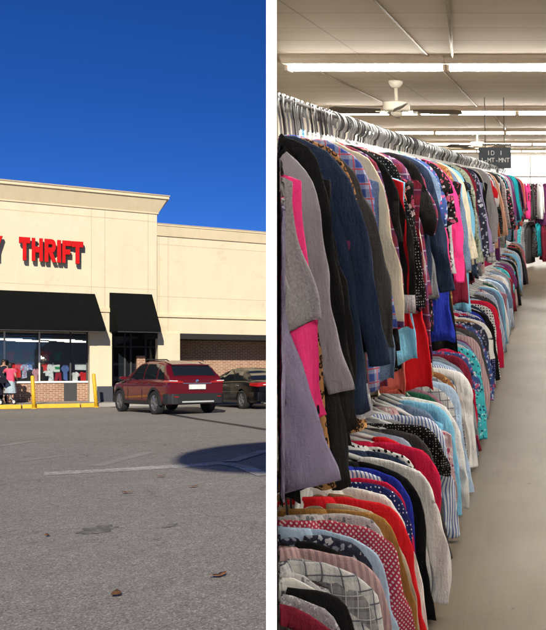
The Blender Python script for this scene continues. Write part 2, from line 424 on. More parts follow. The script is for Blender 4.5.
# grooves scored in the render (thin recess strips)
mb = MB()
zg = fp(80, 216)[1]; mb.box(S0, s_end-.02, -.004, .01, zg, zg+.03)
for x in (91.5, 105): mb.box(fs(x)-.012, fs(x)+.012, -.004, .01, zs1+.3, z_cb-.01)
mb.box(S0, s_end-.02, -.004, .01, fp(80,196)[1]*0+fp(80,287)[1]+.02, fp(80,287)[1]+.04)
mb.box(fs(148)-.012, fs(148)+.012, -.004, .01, zs1+.3, z_cb-.01)
mb.build('render_groove', M['groove'], bld)
# pilasters / columns down to the walkway
def column(x0, x1, par, zt, y1=.75):
    a, b = fs(x0), fs(x1)
    mb = MB(); mb.box(a, b, -.0, y1, .75, zt); mb.build('column', M['stucco'], par)
    mb = MB(); mb.box(a-.03, b+.03, -.04, y1+.03, .15, .75); mb.build('column_base', simple('dark_blue_base', (.045, .05, .065), .7), par)
column(98, 112, bld, zs1)
mb = MB(); zc = fp(105, 310)[1]; a, b = fs(98), fs(112); mb.box(a-.03, b+.04, -.06, .3, zc-.08, zc+.08); mb.build('trim_band', M['stucco_trim'], bld)
# lower right block
bl2 = empty('arcade_building', ME, 'lower cream stucco wing with brick recess behind the parked cars', 'building')
mb = MB(); mb.box(s_end+.002, s_r, .10, 12, z_sof, z_r2-.06); mb.build('wall', M['stucco'], bl2)
mb = MB(); prof2 = [(-.1, z_r2b), (-.04, z_r2b), (-.03, z_r2b+.04), (.06, z_r2-.05), (.09, z_r2-.05), (.09, z_r2), (-.1, z_r2)]
mb.loft([[(s_end+.004, -o, z) for o, z in prof2], [(s_r, -o, z) for o, z in prof2]]); mb.build('cornice', M['stucco_trim'], bl2)
mb = MB(); mb.box(s_end+.005, s_r, -.10, 12, z_r2+.002, z_r2+.04); mb.build('roof_edge', simple('roof_flashing', (.42, .33, .22), .6), bl2)
mb = MB()
for y_, o_ in ((247, .02), (298, .02)): z_ = fp(200, y_)[1]; mb.box(s_end+.01, s_r, .095, .12, z_, z_+.022)
for x in (159.5, 168.5): mb.box(fs(x)-.012, fs(x)+.012, .094, .12, z_sof+.05, z_r2b-.01)
mb.build('render_groove', M['groove'], bl2)
mb = MB(); z_ = fp(200, 316.5)[1]; mb.box(s_end+.01, s_r, .02, .3, z_-.06, z_+.05); mb.build('trim_band', M['stucco_trim'], bl2)
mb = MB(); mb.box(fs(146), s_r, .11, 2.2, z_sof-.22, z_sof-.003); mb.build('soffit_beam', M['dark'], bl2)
column(158, 180, bl2, z_sof, .9)
WR = 1.8
mb = MB(); mb.box(fs(160)+.02, s_r, WR, WR+.25, .15, z_sof-.23); mb.build('brick_wall', M['brick'], bl2)
# column that throws its shade on the right brick
a = fs(255); mb = MB(); mb.box(a+1.2, a+1.75, .1, .8, .15, z_sof); mb.build('column', M['stucco'], bl2)
# roof slab over the walkway + window wall of the main store
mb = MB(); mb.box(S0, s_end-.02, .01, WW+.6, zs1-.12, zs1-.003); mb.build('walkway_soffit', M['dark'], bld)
mb = MB(); mb.box(S0, fs(88, -WW), WW, WW+.25, .15, fp(40, 383, -WW)[1]); mb.build('brick_base', M['brick'], bld)
zsill = fp(40, 383, -WW)[1]; xs1 = fs(88, -WW)
mb = MB(); mb.box(S0, xs1, WW-.06, WW+.25, zsill+.002, zsill+.07); mb.build('window_sill', M['whitewall'], bld)
ztop = zs1-.13
mull = [-120, -80, -34, 4.5, 39.5, 70.5, 87]
for i in range(len(mull)-1):
    a, b = fs(mull[i], -WW)+.03, fs(mull[i+1], -WW)-.03
    f = MB(); f.box(a, b, WW+.06, WW+.075, zsill+.08, ztop); wn = f.build('window_pane', M['glass'], bld)
    m2 = MB(); m2.box(b+.002, b+.058, WW-.02, WW+.10, zsill+.072, ztop); m2.build('mullion', M['alu'] if i in (2, 3) else M['darkframe'], bld)
mb = MB(); mb.box(S0, xs1, WW-.01, WW+.10, ztop-.22, ztop-.16); mb.build('transom', M['darkframe'], bld)
# dark interior behind the glass, with faint strip lights
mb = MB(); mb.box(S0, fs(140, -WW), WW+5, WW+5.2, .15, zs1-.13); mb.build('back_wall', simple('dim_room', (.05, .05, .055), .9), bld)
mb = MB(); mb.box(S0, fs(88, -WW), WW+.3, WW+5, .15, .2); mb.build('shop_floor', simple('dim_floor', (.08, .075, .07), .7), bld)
ltm = emit('dim_tube', (1, .9, .75), 2.2)
mb = MB()
for k in range(4):
    y_ = WW+1+k*1.0
    for q in range(5): mb = MB(); mb.box(-9+q*1.8+k*.3, -9+q*1.8+k*.3+1.2, y_, y_+.07, zs1-.42, zs1-.38); mb.build('ceiling_tube', ltm, bld)
# dark door bay between the columns (behind the small awning) and the bay's side wall
mb = MB(); mb.box(xs1+.002, xs1+.35, .02, WW+.3, .15, ztop); mb.build('return_wall', M['stucco'], bld)
mb = MB(); a, b = xs1+.36, fs(158, -WW); mb.box(a, b, WW+.1, WW+.14, .15, ztop); mb.build('door_glass', M['carglass'], bld)
mb = MB()
for x in (113, 125, 131, 146): q = fs(x, -WW); mb.box(q-.03, q+.03, WW, WW+.09, .15, ztop)
mb.box(a, b, WW, WW+.09, 2.3, 2.36); mb.build('door_frame', M['darkframe'], bld)
mb = MB(); q = fs(136, -WW); mb.box(q, q+.32, WW-.3, WW+.05, .15, fp(138, 356, -WW)[1]); mb.build('brick_pier', M['brick'], bld)
mb = MB(); a, b = fs(64, -WW), fs(77, -WW); mb.box(a, b, WW-.012, WW+.05, .16, zsill-.01); mb.build('shadow_panel', M['darkframe'], bld)  # dark sheet standing in for a shadow on the brick base

# awnings
def awning(par, tl, tr, bl, br, o1, drop):
    (s0, z0), (s1, z1) = fp(*tl), fp(*tr); (s2, z2), (s3, z3) = fp(*bl, o1), fp(*br, o1)
    zt = (z0+z1)/2; zb = (z2+z3)/2
    mb = MB()
    mb.hexa([(s0, -.005, zb+.02), (s2, -o1+.03, zb+.02), (s3, -o1+.03, zb+.02), (s1, -.005, zb+.02)], [(s0, -.005, zt-.02), (s2, -o1+.03, zb+drop), (s3, -o1+.03, zb+drop), (s1, -.005, zt-.02)])
    # slightly sagging canvas with seams
    n = max(6, int((s1-s0)/.35)); rows = 8; vs = []; fs_ = []
    for j in range(rows+1):
        v = j/rows
        for i in range(n+1):
            u = i/n; sx = (s0+(s1-s0)*u)*(1-v)+(s2+(s3-s2)*u)*v; y = -o1*v-.006; z = zt+(zb+drop-zt)*v
            sag = .025*math.sin(v*math.pi)*abs(math.sin(u*n*math.pi/3)); vs.append((sx, y+sag*.4-.01, z-sag*.3+.01))
    for i in range(n+1): u = i/n; vs.append((s2+(s3-s2)*u, -o1-.02, zb))
    for j in range(rows+1):
        for i in range(n): a = j*(n+1)+i; fs_.append((a, a+1, a+n+2, a+n+1))
    mb.add(vs, fs_); aw = mb.build('awning', M['awning'], par)
    fr = MB(); fr.tube([(s2, -o1-.01, zb-.005), (s3, -o1-.01, zb-.005)], .018); fr.build('awning_rail', M['darkframe'], aw)
    return aw
awning(bld, (-260, 283), (95, 291.5), (-275, 325), (105.5, 331), .95, .16)
awning(bld, (109.5, 293), (152, 294.5), (118, 331), (161, 333), .9, .14)

# THRIFT sign
sg = empty('store_sign', ME @ Matrix.Translation((fs(20), -.3, fp(20,260)[1])), 'red block capital THRIFT letters standing off the cream wall', 'sign')
IM = (ME @ Matrix.Translation((fs(20), -.3, fp(20,260)[1]))).inverted() @ ME
GLY = {'T': [[(0,.74),(1,.74),(1,1),(0,1)], [(.33,0),(.67,0),(.67,.74),(.33,.74)]],
 'H': [[(0,0),(.33,0),(.33,1),(0,1)], [(.67,0),(1,0),(1,1),(.67,1)], [(.33,.37),(.67,.37),(.67,.63),(.33,.63)]],
 'I': [[(0,0),(1,0),(1,1),(0,1)]],
 'F': [[(0,0),(.36,0),(.36,1),(0,1)], [(.36,.76),(1,.76),(1,1),(.36,1)], [(.36,.38),(.88,.38),(.88,.61),(.36,.61)]],
 'R': [[(0,0),(.34,0),(.34,1),(0,1)], [(.34,.77),(.62,.77),(.67,.70),(.62,.63),(.34,.63),(.34,.40),(.60,.40),(.80,.44),(.95,.56),(.98,.72),(.94,.87),(.80,.97),(.62,1),(.34,1)], [(.36,.398),(.66,0),(1.02,0),(.72,.41),(.60,.398)]],
 'Y': [[(.33,0),(.67,0),(.67,.42),(.33,.42)], [(.33,.422),(.67,.422),(1.05,1),(.70,1),(.5,.64),(.30,1),(-.05,1)]]}
def letter(ch, x0, x1, yt, yb):
    sa, sb = fs(x0, .34), fs(x1, .34); xm = (x0+x1)/2; z1 = fp(xm, yt, .34)[1]; z0 = fp(xm, yb, .34)[1]
    f = MB(); k = MB()
    for poly in GLY[ch]:
        fn = lambda u, v, d: (sa+(sb-sa)*u, d, z0+(z1-z0)*v)
        f.prism(poly, -.345, -.318, fn); k.prism(poly, -.316, -.15, fn)
    ob = f.build('letter', M['redsign'], sg, mw=IM, bevel=.006)
    k.build('letter_return', M['black'], ob)
    st = MB(); u = .5; st.box(sa+(sb-sa)*u-.02, sa+(sb-sa)*u+.02, -.152, -.002, z0+(z1-z0)*.82, z0+(z1-z0)*.88); st.build('standoff', M['darkframe'], ob)
for a in [('Y',-9,2.2,235.5,258), ('T',19,30.4,237,260.3), ('H',31.8,43,238,261), ('R',44.6,56.4,239,262), ('I',57.2,61.2,240,262.6), ('F',62.4,71.6,240.6,263), ('T',71.8,83.4,241.4,263.8)]: letter(*a)

# walkway and yellow kerb
mb = MB(); mb.box(S0, s_r, -1.19, WW+.24, .0, .148); struct(mb.build('walkway', M['concrete'], mw=ME))
segs = [(-300, 21.4), (22.6, 80), (81, 97)]
mb = MB()
for a, b in segs: mb.box(fs(a, 1.2), fs(b, 1.2), -1.36, -1.192, 0, .152)
struct(mb.build('yellow_kerb', M['yellow'], mw=ME, bevel=.015))
mb = MB(); mb.box(fs(97.6, 1.2), s_r, -1.34, -1.193, 0, .14); struct(mb.build('kerb', M['concrete'], mw=ME, bevel=.015))
def bollard(x, ytop, lean, lab):
    s, z = fp(x, ytop, 1.5); e = empty('bollard', ME @ Matrix.Translation((s, -1.5, 0)), lab, 'bollard', 'yellow posts along the kerb')
    mb = MB(); mb.tube([(0,0,0), (lean*.5,0,z*.5), (lean, 0, z-.04), (lean, 0, z-.015), (lean, 0, z)], [.06, .06, .06, .05, .015], 16); p = mb.build('post', M['yellow'], e, smooth=True)
    mb = MB(); mb.lathe([(.10, 0), (.10, .02), (.078, .03)], 16); mb.build('foot_plate', M['yellow'], e)
bollard(34.2, 375.5, -.05, 'yellow steel post in front of the brick window base')
bollard(96.5, 373.5, -.09, 'leaning yellow steel post beside the cream column')

# goods shown inside the window
def shop_goods(name, x0, x1, y0, y1, mat, lab, kind='shirt', o=-WW-.14):
    if kind != 'flat': x0 -= .9; x1 += .9; y0 -= 1.0
    (s0, z1), (s1, z0) = fp(x0, y0, o), fp(x1, y1, o); w_, h_ = s1-s0, z1-z0
    if kind == 'shirt': poly = [(.15,0),(.85,0),(.82,.6),(1.0,.52),(1.1,.72),(.85,.98),(.62,1),(.5,.92),(.38,1),(.15,.98),(-.1,.72),(0,.52),(.18,.6)]
    elif kind == 'dress': poly = [(.0,0),(1,0),(.75,.55),(.82,.95),(.6,1),(.5,.9),(.4,1),(.18,.95),(.25,.55)]
    elif kind == 'trousers': poly = [(.05,0),(.42,0),(.5,.6),(.58,0),(.95,0),(.88,1),(.12,1)]
    else: poly = [(0,0),(1,0),(1,1),(0,1)]
    rg = random.Random(int(x0*7+y0)); poly = [(u+rg.uniform(-.09,.09), v+rg.uniform(-.06,.06)) for u, v in poly]
    mb = MB(); mb.prism(poly, 0, .05, lambda u, v, d: (s0+u*w_, -o+d-.02+.012*math.sin(u*9), z0+v*h_)); ob = mb.build(name, mat, mw=ME); tag(ob, lab, 'window display', 'goods shown in the store window')
shop_goods('red_shirt', 13, 21.5, 364, 377.5, solid((.72,.03,.03)), 'red shirt hung in the window above the people')
shop_goods('printed_shirt', 22.3, 27, 364.5, 378, floral((.35,.38,.55),(.75,.75,.8),(.5,.1,.15),12), 'blue grey printed shirt beside the red shirt in the window')
shop_goods('small_blouse', 28, 32.5, 362.5, 369.5, floral((.15,.25,.6),(.8,.8,.85),(.5,.1,.15),14), 'small blue blouse hung high near the white mullion')
shop_goods('red_shirt', 43, 48.5, 364, 371, solid((.62,.04,.04)), 'small red shirt just right of the white mullion')
shop_goods('white_shirt', 45, 49.5, 371.5, 376, solid((.75,.74,.72)), 'small white shirt under the small red shirt')
shop_goods('white_dress', 48.6, 54, 364, 381.5, floral((.75,.74,.72),(.2,.3,.3),(.6,.5,.5),12), 'white patterned dress shown in the window')
shop_goods('green_flag', 54, 59.5, 364.8, 372, stripes((.75,.75,.72),(.03,.25,.10),.2,.55,True), 'green and white cloth hung high in the window', 'flat')
shop_goods('dark_red_trousers', 55, 61.5, 373, 381.5, solid((.32,.015,.03)), 'dark red trousers under the green and white cloth', 'trousers')
for k_, (x, y_, w_, h_, mk, nm_) in enumerate([(8,352,6,9,'red','red shirt high in the left window pane'), (24,351,6,9,'maroon','dark red shirt hanging deep behind the left pane'), (33.5,370,4.5,11,'pinkfloral','pink print dress beside the white mullion'), (63,366,5,14,'bluefloral','blue print dress at the end of the window row'),
        (42,352,7,9,'crimson','crimson shirt hung high in the middle pane'), (55,353,6,8,'green','dark green shirt hung high in the middle pane'), (72,373,6,8,'white','white shirt low in the right window pane'), (80,373,6,9,'red','red shirt low in the right window pane')]):
    shop_goods('hanging_shirt', x, x+w_, y_, y_+h_, solid({'red':(.6,.02,.02),'maroon':(.3,.02,.03),'pinkfloral':(.6,.3,.34),'bluefloral':(.1,.16,.4),'crimson':(.5,.02,.05),'green':(.02,.16,.07),'white':(.75,.74,.72)}[mk]), nm_, 'shirt', -WW-.2)
shop_goods('paper_notice', 74, 87, 364, 370, simple('paper', (.6,.62,.62), .8), 'pale notice taped inside the right window', 'flat')

# ================================================================== PEOPLE
def skin_body(name, nodes, edges, radii, mat, parent=None, mw=None):
    me = bpy.data.meshes.new('b'); me.from_pydata(nodes, edges, []); o = bpy.data.objects.new('b', me); COL.objects.link(o)
    o.modifiers.new('s', 'SKIN')
    for i, r_ in enumerate(radii): v = me.skin_vertices[0].data[i]; v.radius = r_ if hasattr(r_, '__len__') else (r_, r_); v.use_root = (i == 0)
    sb = o.modifiers.new('u', 'SUBSURF'); sb.levels = 2; sb.render_levels = 2
    n = to_mesh_obj(o, name, mat, parent, mw); n.data.polygons.foreach_set('use_smooth', [True]*len(n.data.polygons)); return n
def person(loc, yaw, H, lab, topm, botm, skirt, raise_arm):
    k = H/1.6
    P = empty('person', Matrix.Translation(loc) @ Matrix.Rotation(yaw, 4, 'Z') @ Matrix.Diagonal((k*.86, k*.86, k, 1)), lab, 'person')
    N = [(0,0,.88),(0,.01,1.02),(0,0,1.22),(0,.0,1.34),(0,-.01,1.42),(0,-.02,1.50),(0,-.015,1.57)]; E = [(i,i+1) for i in range(6)]
    RR = [(.125,.10),(.105,.085),(.13,.085),(.075,.06),(.045,.045),(.075,.088),(.055,.065)]
    def add(p, pts, rs):
        for q, r_ in zip(pts, rs): N.append(q); RR.append(r_); E.append((p, len(N)-1)); p = len(N)-1
        return p
    hands = []
    for s in (-1, 1):
        add(0, [(s*.085,0,.80),(s*.09,-.01,.47),(s*.09,.02,.10),(s*.09,.01,.045),(s*.095,-.13,.03)], [.085,.055,.037,.035,.028])
        if s == 1 and raise_arm: pts = [(s*.165,0,1.33),(s*.30,-.05,1.20),(s*.17,-.16,1.40)]
        else: pts = [(s*.165,0,1.33),(s*.21,.02,1.08),(s*.20,-.17,.98)]
        h = add(3, pts, [.05,.038,.026]); q = Vector(pts[-1]); d = (q-Vector(pts[-2])).normalized(); p_ = add(h, [tuple(q+d*.06)], [(.034,.018)])
        for f in range(4): # fingers
            off = Vector((.016*(f-1.5), 0, .006)); add(p_, [tuple(q+d*.10+off), tuple(q+d*(.125+.008*(f in (1,2)))+off*1.1+Vector((0,-.012,-.012)))], [.009,.007])
        add(h, [tuple(q+d*.05+Vector((-s*.035,-.01,.01)))], [.009])
    body = skin_body('body', N, E, RR, M['skin'], P)
    # face: nose, eyes
    mb = MB(); mb.lathe([(.001,-.01),(.014,.0),(.004,.035)], 8, Matrix.Translation((0,-.115,1.49))); 
    mb.build('nose', M['skin'], P, smooth=True)
    for s in (-1,1):
        mb = MB(); mb.lathe([(.001,-.012),(.010,-.006),(.012,0),(.010,.006),(.001,.012)], 8, Matrix.Translation((s*.03,-.098,1.52))); mb.build('eye', M['black'], P)
    # hair cap
    mb = MB(); rings = []
    for i in range(9):
        a = i/8*math.pi*.62; rings.append([(.092*math.sin(a+.02)*math.cos(t*2*math.pi/16), .012+.105*math.sin(a+.02)*math.sin(t*2*math.pi/16)-.02*math.cos(t*2*math.pi/16)*0, 1.525+.09*math.cos(a)-(.09 if math.sin(t*2*math.pi/16) > .2 and i > 5 else 0)*(i-5)/3) for t in range(16)])
    mb.loft(rings); mb.build('hair', M['hair'], P, smooth=True)
    mb = MB(); prof = [(.075,1.375,.062),(.155,1.34,.085),(.165,1.25,.11),(.15,1.08,.105),(.165,.93,.125),(.17,.86,.13)]
    mb.loft([[(a*math.cos(t*math.pi/10)*(1+.03*math.sin(t*3)), b*math.sin(t*math.pi/10)*(1+.04*math.cos(t*4)), z) for t in range(20)] for a, z, b in prof], caps=False)
    for s in (-1, 1):
        e_ = (s*.235,.0,1.22) if not (s == 1 and raise_arm) else (s*.25,-.03,1.25)
        mb.tube([(s*.13,0,1.325),(s*.17,0,1.32),e_], [.066,.066,.062], 12)
    mb.build('top', topm, P, smooth=True)
    if skirt:
        prof = [(.150,.93,.12),(.19,.75,.16),(.22,.58,.20),(.235,.42,.22)]
        mb = MB(); mb.loft([[(a*math.cos(t*math.pi/16)*(1+.07*math.sin(t*5)*(1-z)), b*math.sin(t*math.pi/16)*(1+.07*math.cos(t*4)*(1-z)), z) for t in range(32)] for a, z, b in prof], caps=False); mb.build('skirt', botm, P, smooth=True)
    else:
        mb = MB()
        for s in (-1,1): mb.tube([(s*.075,0,.93),(s*.088,0,.80),(s*.092,-.01,.47),(s*.092,.02,.09)], [.11,.105,.078,.065], 14)
        mb.build('trousers', botm, P, smooth=True)
    for s in (-1, 1):
        mb = MB(); mb.loft([[(s*.093+.045*c_*math.cos(t*math.pi/6), -.06+.12*c_*math.sin(t*math.pi/6), z) for t in range(12)] for z, c_ in ((0,1),(.02,1.05),(.05,.85),(.07,.45))]); mb.build('shoe', M['black'], P, smooth=True)
    return P
def walk_at(x, o): s = fs(x, o); return ME @ Vector((s, -o, .148))
person(walk_at(10.5, .45), R(31)+math.pi*.92, 1.50, 'woman in pink top and pale blue skirt raising one arm', solid((.78,.10,.18)), solid((.42,.52,.58)), True, True)
person(walk_at(4, .1), R(31)+R(15), 1.62, 'woman in dark clothes and pink scarf beside the stroller', solid((.02,.022,.035)), solid((.018,.02,.03)), False, False)
# stroller
st = empty('stroller', Matrix.Translation(walk_at(1.5, .85)) @ Matrix.Rotation(R(70), 4, 'Z'), 'dark folding stroller with pale wheels at the far left edge', 'stroller')
mb = MB(); mb.loft([[(x, y, z) for x, y in ((-.2,-.25),(.2,-.25),(.2,.2),(-.2,.2))] for z in (.35,.40)]); mb.loft([[(x, y+q, z) for x, y in ((-.2,.15),(.2,.15),(.2,.2),(-.2,.2))] for q, z in ((0,.40),(.18,.85))]); mb.build('seat', solid((.02,.02,.03)), st)
mb = MB(); mb.loft([[(-.22+.44*u, .30-.42*math.sin(a), .70+.28*math.cos(a)) for u in (0,.5,1)]+[(.22-.44*u, .30-.40*math.sin(a), .70+.26*math.cos(a)) for u in (0,.5,1)] for a in [i*.22 for i in range(7)]]); mb.build('hood', solid((.02,.02,.03)), st)
mb = MB()
for s in (-1,1): mb.tube([(s*.22,-.32,.09),(s*.22,.02,.45),(s*.22,.42,1.0)], .013); mb.tube([(s*.22,.32,.09),(s*.22,0,.45)], .013)
mb.tube([(-.22,.42,1.0),(.22,.42,1.0)], .016); mb.build('frame', M['alu'], st)
for s in (-1,1):
    for y in (-.32,.32):
        T = Matrix.Translation((s*.25,y,.09)) @ Matrix.Rotation(R(90),4,'Y'); mb = MB(); mb.lathe([(.03,-.02),(.085,-.022),(.09,0),(.085,.022),(.03,.02)], 18, T); wv = mb.build('wheel', M['rubber'], st, smooth=True)
        mb = MB(); mb.lathe([(.01,-.027),(.06,-.026),(.06,.026),(.01,.027)], 14, T); mb.build('hub', M['plate'], wv)

# ================================================================== CARS (x forward, y left, z up)
def interp(tab, x):
    for (a, va), (b, vb) in zip(tab, tab[1:]):
        if x <= b:
            u = max(0, (x-a)/(b-a)); u = u*u*(3-2*u)*.5+u*.5; return va+(vb-va)*u
    return tab[-1][1]
def car(name, mw, lab, C, paintm):
    root = empty(name, mw, lab, 'car'); L = C['L']/2
    xs = [-L, -L+.03, -L+.10, -L+.22]+[-L+.4+i*(2*L-.8)/22 for i in range(23)]+[L-.22, L-.10, L-.03, L]
    def hw(x): return interp(C['hw'], x)
    def zt(x): return interp(C['zt'], x)
    def zb(x): return interp(C['zb'], x)
    rings = []
    for x in xs:
        h, t, b = hw(x), zt(x), zb(x); m = b+(t-b)*.5; sh = min(.10, (t-b)*.25)
        half = [(0,b),(h*.86,b),(h*.97,b+.09),(h*.995,b+(t-b)*.30),(h*.985,b+(t-b)*.52),(h*1.0,b+(t-b)*.72),(h*.985,t-sh),(h*.955,t-sh*.4),(h*.90,t-.01),(h*.55,t+.015),(0,t+.02)]
        rings.append([(x,y,z) for y,z in half]+[(x,-y,z) for y,z in half[-2:0:-1]])
    mb = MB(); mb.loft(rings)
    o = mb.build('b', paintm)
    # wheel wells cut out of the shell
    for wx in C['wx']:
        cu = MB(); T = Matrix.Translation((wx,0,C['wr'])) @ Matrix.Rotation(R(90),4,'X')
        cu.lathe([(.001,-1.2),(C['wr']+.055,-1.2),(C['wr']+.055,-.55),(.001,-.55)], 28, T); cu2 = MB(); cu2.lathe([(.001,.55),(C['wr']+.055,.55),(C['wr']+.055,1.2),(.001,1.2)], 28, T)
        for c_ in (cu, cu2):
            co_ = c_.build('cut', paintm); md = o.modifiers.new('bo', 'BOOLEAN'); md.object = co_; md.operation = 'DIFFERENCE'; md.solver = 'EXACT'
    cuts = [m_.object for m_ in o.modifiers]
    body = to_mesh_obj(o, 'body', paintm, root)
    for c_ in cuts: bpy.data.objects.remove(c_)
    for p in body.data.polygons: p.use_smooth = True
    md = body.modifiers.new('es', 'EDGE_SPLIT'); md.split_angle = R(38)
    # greenhouse
    gx = C['gh']; belt = lambda x: zt(x)-.03
    def gsec(x):
        zr = interp(C['zr'], x); b = belt(x); yb = hw(x)*.93; f = max(0, min(1, (zr-b)/(C['H']-1.05))); yr = yb-(yb-C['rw'])*f
        return zr, b, yb, yr
    rings = []
    for i in range(31):
        x = gx[0]+(gx[1]-gx[0])*i/30; zr, b, yb, yr = gsec(x); hgt = max(.004, zr-b)
        half = [(0,b-.05),(yb,b-.05),(yb,b),(yb+(yr-yb)*.5+.012,b+hgt*.5),(yr+.008,b+hgt*.86),(yr-.05,b+hgt*.97),(yr*.6,zr+.018*min(1,hgt*3)),(0,zr+.03*min(1,hgt*3))]
        rings.append([(x,y,z) for y,z in half]+[(x,-y,z) for y,z in half[-2:0:-1]])
    mb = MB(); mb.loft(rings); cab = mb.build('cabin', paintm, root, smooth=True); md = cab.modifiers.new('es', 'EDGE_SPLIT'); md.split_angle = R(45)
    def side(x, v, s, off):
        zr, b, yb, yr = gsec(x); hgt = zr-b
        if v < .5: y = yb+(yr-yb+.024)*v
        else: y = yb+(yr-yb)*.5+.012+(yr+.008-(yb+(yr-yb)*.5+.012))*(v-.5)/.36
        return (x, s*(y+off), b+hgt*v)
    for s in (1, -1):
        for (xa, xb, ya, ybb) in C['sw']:   # bottom x0,x1, top x0,x1
            mb = MB(); n, m_ = 8, 6; vs = []; 
            for j in range(m_+1):
                v = .07+(.84-.07)*j/m_
                for i in range(n+1):
                    u = i/n; x = (xa+(xb-xa)*u)*(1-j/m_)+(ya+(ybb-ya)*u)*(j/m_); vs.append(side(x, v, s, .006))
            mb.add(vs, [(j*(n+1)+i, j*(n+1)+i+1, (j+1)*(n+1)+i+1, (j+1)*(n+1)+i) for j in range(m_) for i in range(n)]); mb.build('side_window', M['carglass'], root, smooth=True)
    # screens front and rear
    for nm, (xa, xb) in (('rear_window', C['rwin']), ('windshield', C['fwin'])):
        mb = MB(); vs = []; n = 10
        for j in range(n+1):
            x = xa+(xb-xa)*j/n; zr, b, yb, yr = gsec(x); hgt = max(.004, zr-b)
            ye = (yr-.12) if hgt > .12 else yb-.14
            for i in range(9):
                q = (i/8*2-1); k_ = abs(q); zz = zr+.03*min(1,hgt*3)-.030*min(1, hgt*3)*k_**2+.010; sgn = -1 if nm == 'rear_window' else 1
                vs.append((x+sgn*.012, q*ye, zz))
        mb.add(vs, [(j*9+i, j*9+i+1, j*9+i+10, j*9+i+9) for j in range(n) for i in range(8)]); mb.build(nm, M['carglass'], root, smooth=True)
    # wheels
    for wx in C['wx']:
        for s in (1, -1):
            T = Matrix.Translation((wx, s*(C['W']/2-.115), C['wr'])) @ Matrix.Rotation(R(-90)*s,4,'X'); r_ = C['wr']
            we = empty('wheel', Matrix.Identity(4)); we.parent = root
            mb = MB(); mb.lathe([(r_*.66,-.10),(r_*.93,-.105),(r_,-.08),(r_,.08),(r_*.95,.105),(r_*.68,.095),(r_*.66,.0)], 28, T); mb.build('tyre', M['rubber'], we, smooth=True)
            mb = MB(); mb.lathe([(r_*.60,.0),(r_*.66,.0),(r_*.68,.09),(r_*.62,.09),(r_*.60,.02)], 28, T)
            for q in range(5):
                for dv in (-.16,.16):
                    a = q*2*math.pi/5+dv; a2 = q*2*math.pi/5+dv*.5
                    p = [T @ Vector((rr*math.cos(aa), rr*math.sin(aa), zz)) for rr, aa, zz in ((.03,a2,.075),(r_*.64,a,.082))]; mb.tube(p, [.020,.016], 6)
            mb.lathe([(.001,.06),(.055,.06),(.05,.088),(.001,.09)], 14, T); mb.build('rim', M['rim'], we)
            mb = MB(); mb.lathe([(.001,-.02),(r_*.6,-.02),(r_*.6,.0),(.001,.0)], 20, T); mb.build('brake_disc', M['clad'], we)
            if C['clad']:
                mb = MB(); rings = []
                for i in range(17):
                    a = math.pi*(-.04+1.08*i/16); ra, rb = r_+.045, r_+.12; y0 = hw(wx)-.06; y1 = hw(wx)+.015
                    rings.append([(wx+rr*math.cos(a), s*yy, r_+rr*math.sin(a)) for rr, yy in ((ra,y0),(rb,y0),(rb,y1-.008),(ra,y1))])
                mb.loft(rings); mb.build('arch_trim', M['clad'], root)
    C['extra'](root, hw, zt, zb, paintm, gsec)
    return root
def quad_patch(nm, mat, root, pts, th=.02):
    # pts: outline in (y, z) on the tail at x; prism along x
    mb = MB(); x = pts[0]; mb.prism(pts[1], x-th, x+.06, lambda u, v, d: (d, u, v)); return mb.build(nm, mat, root, bevel=.008)
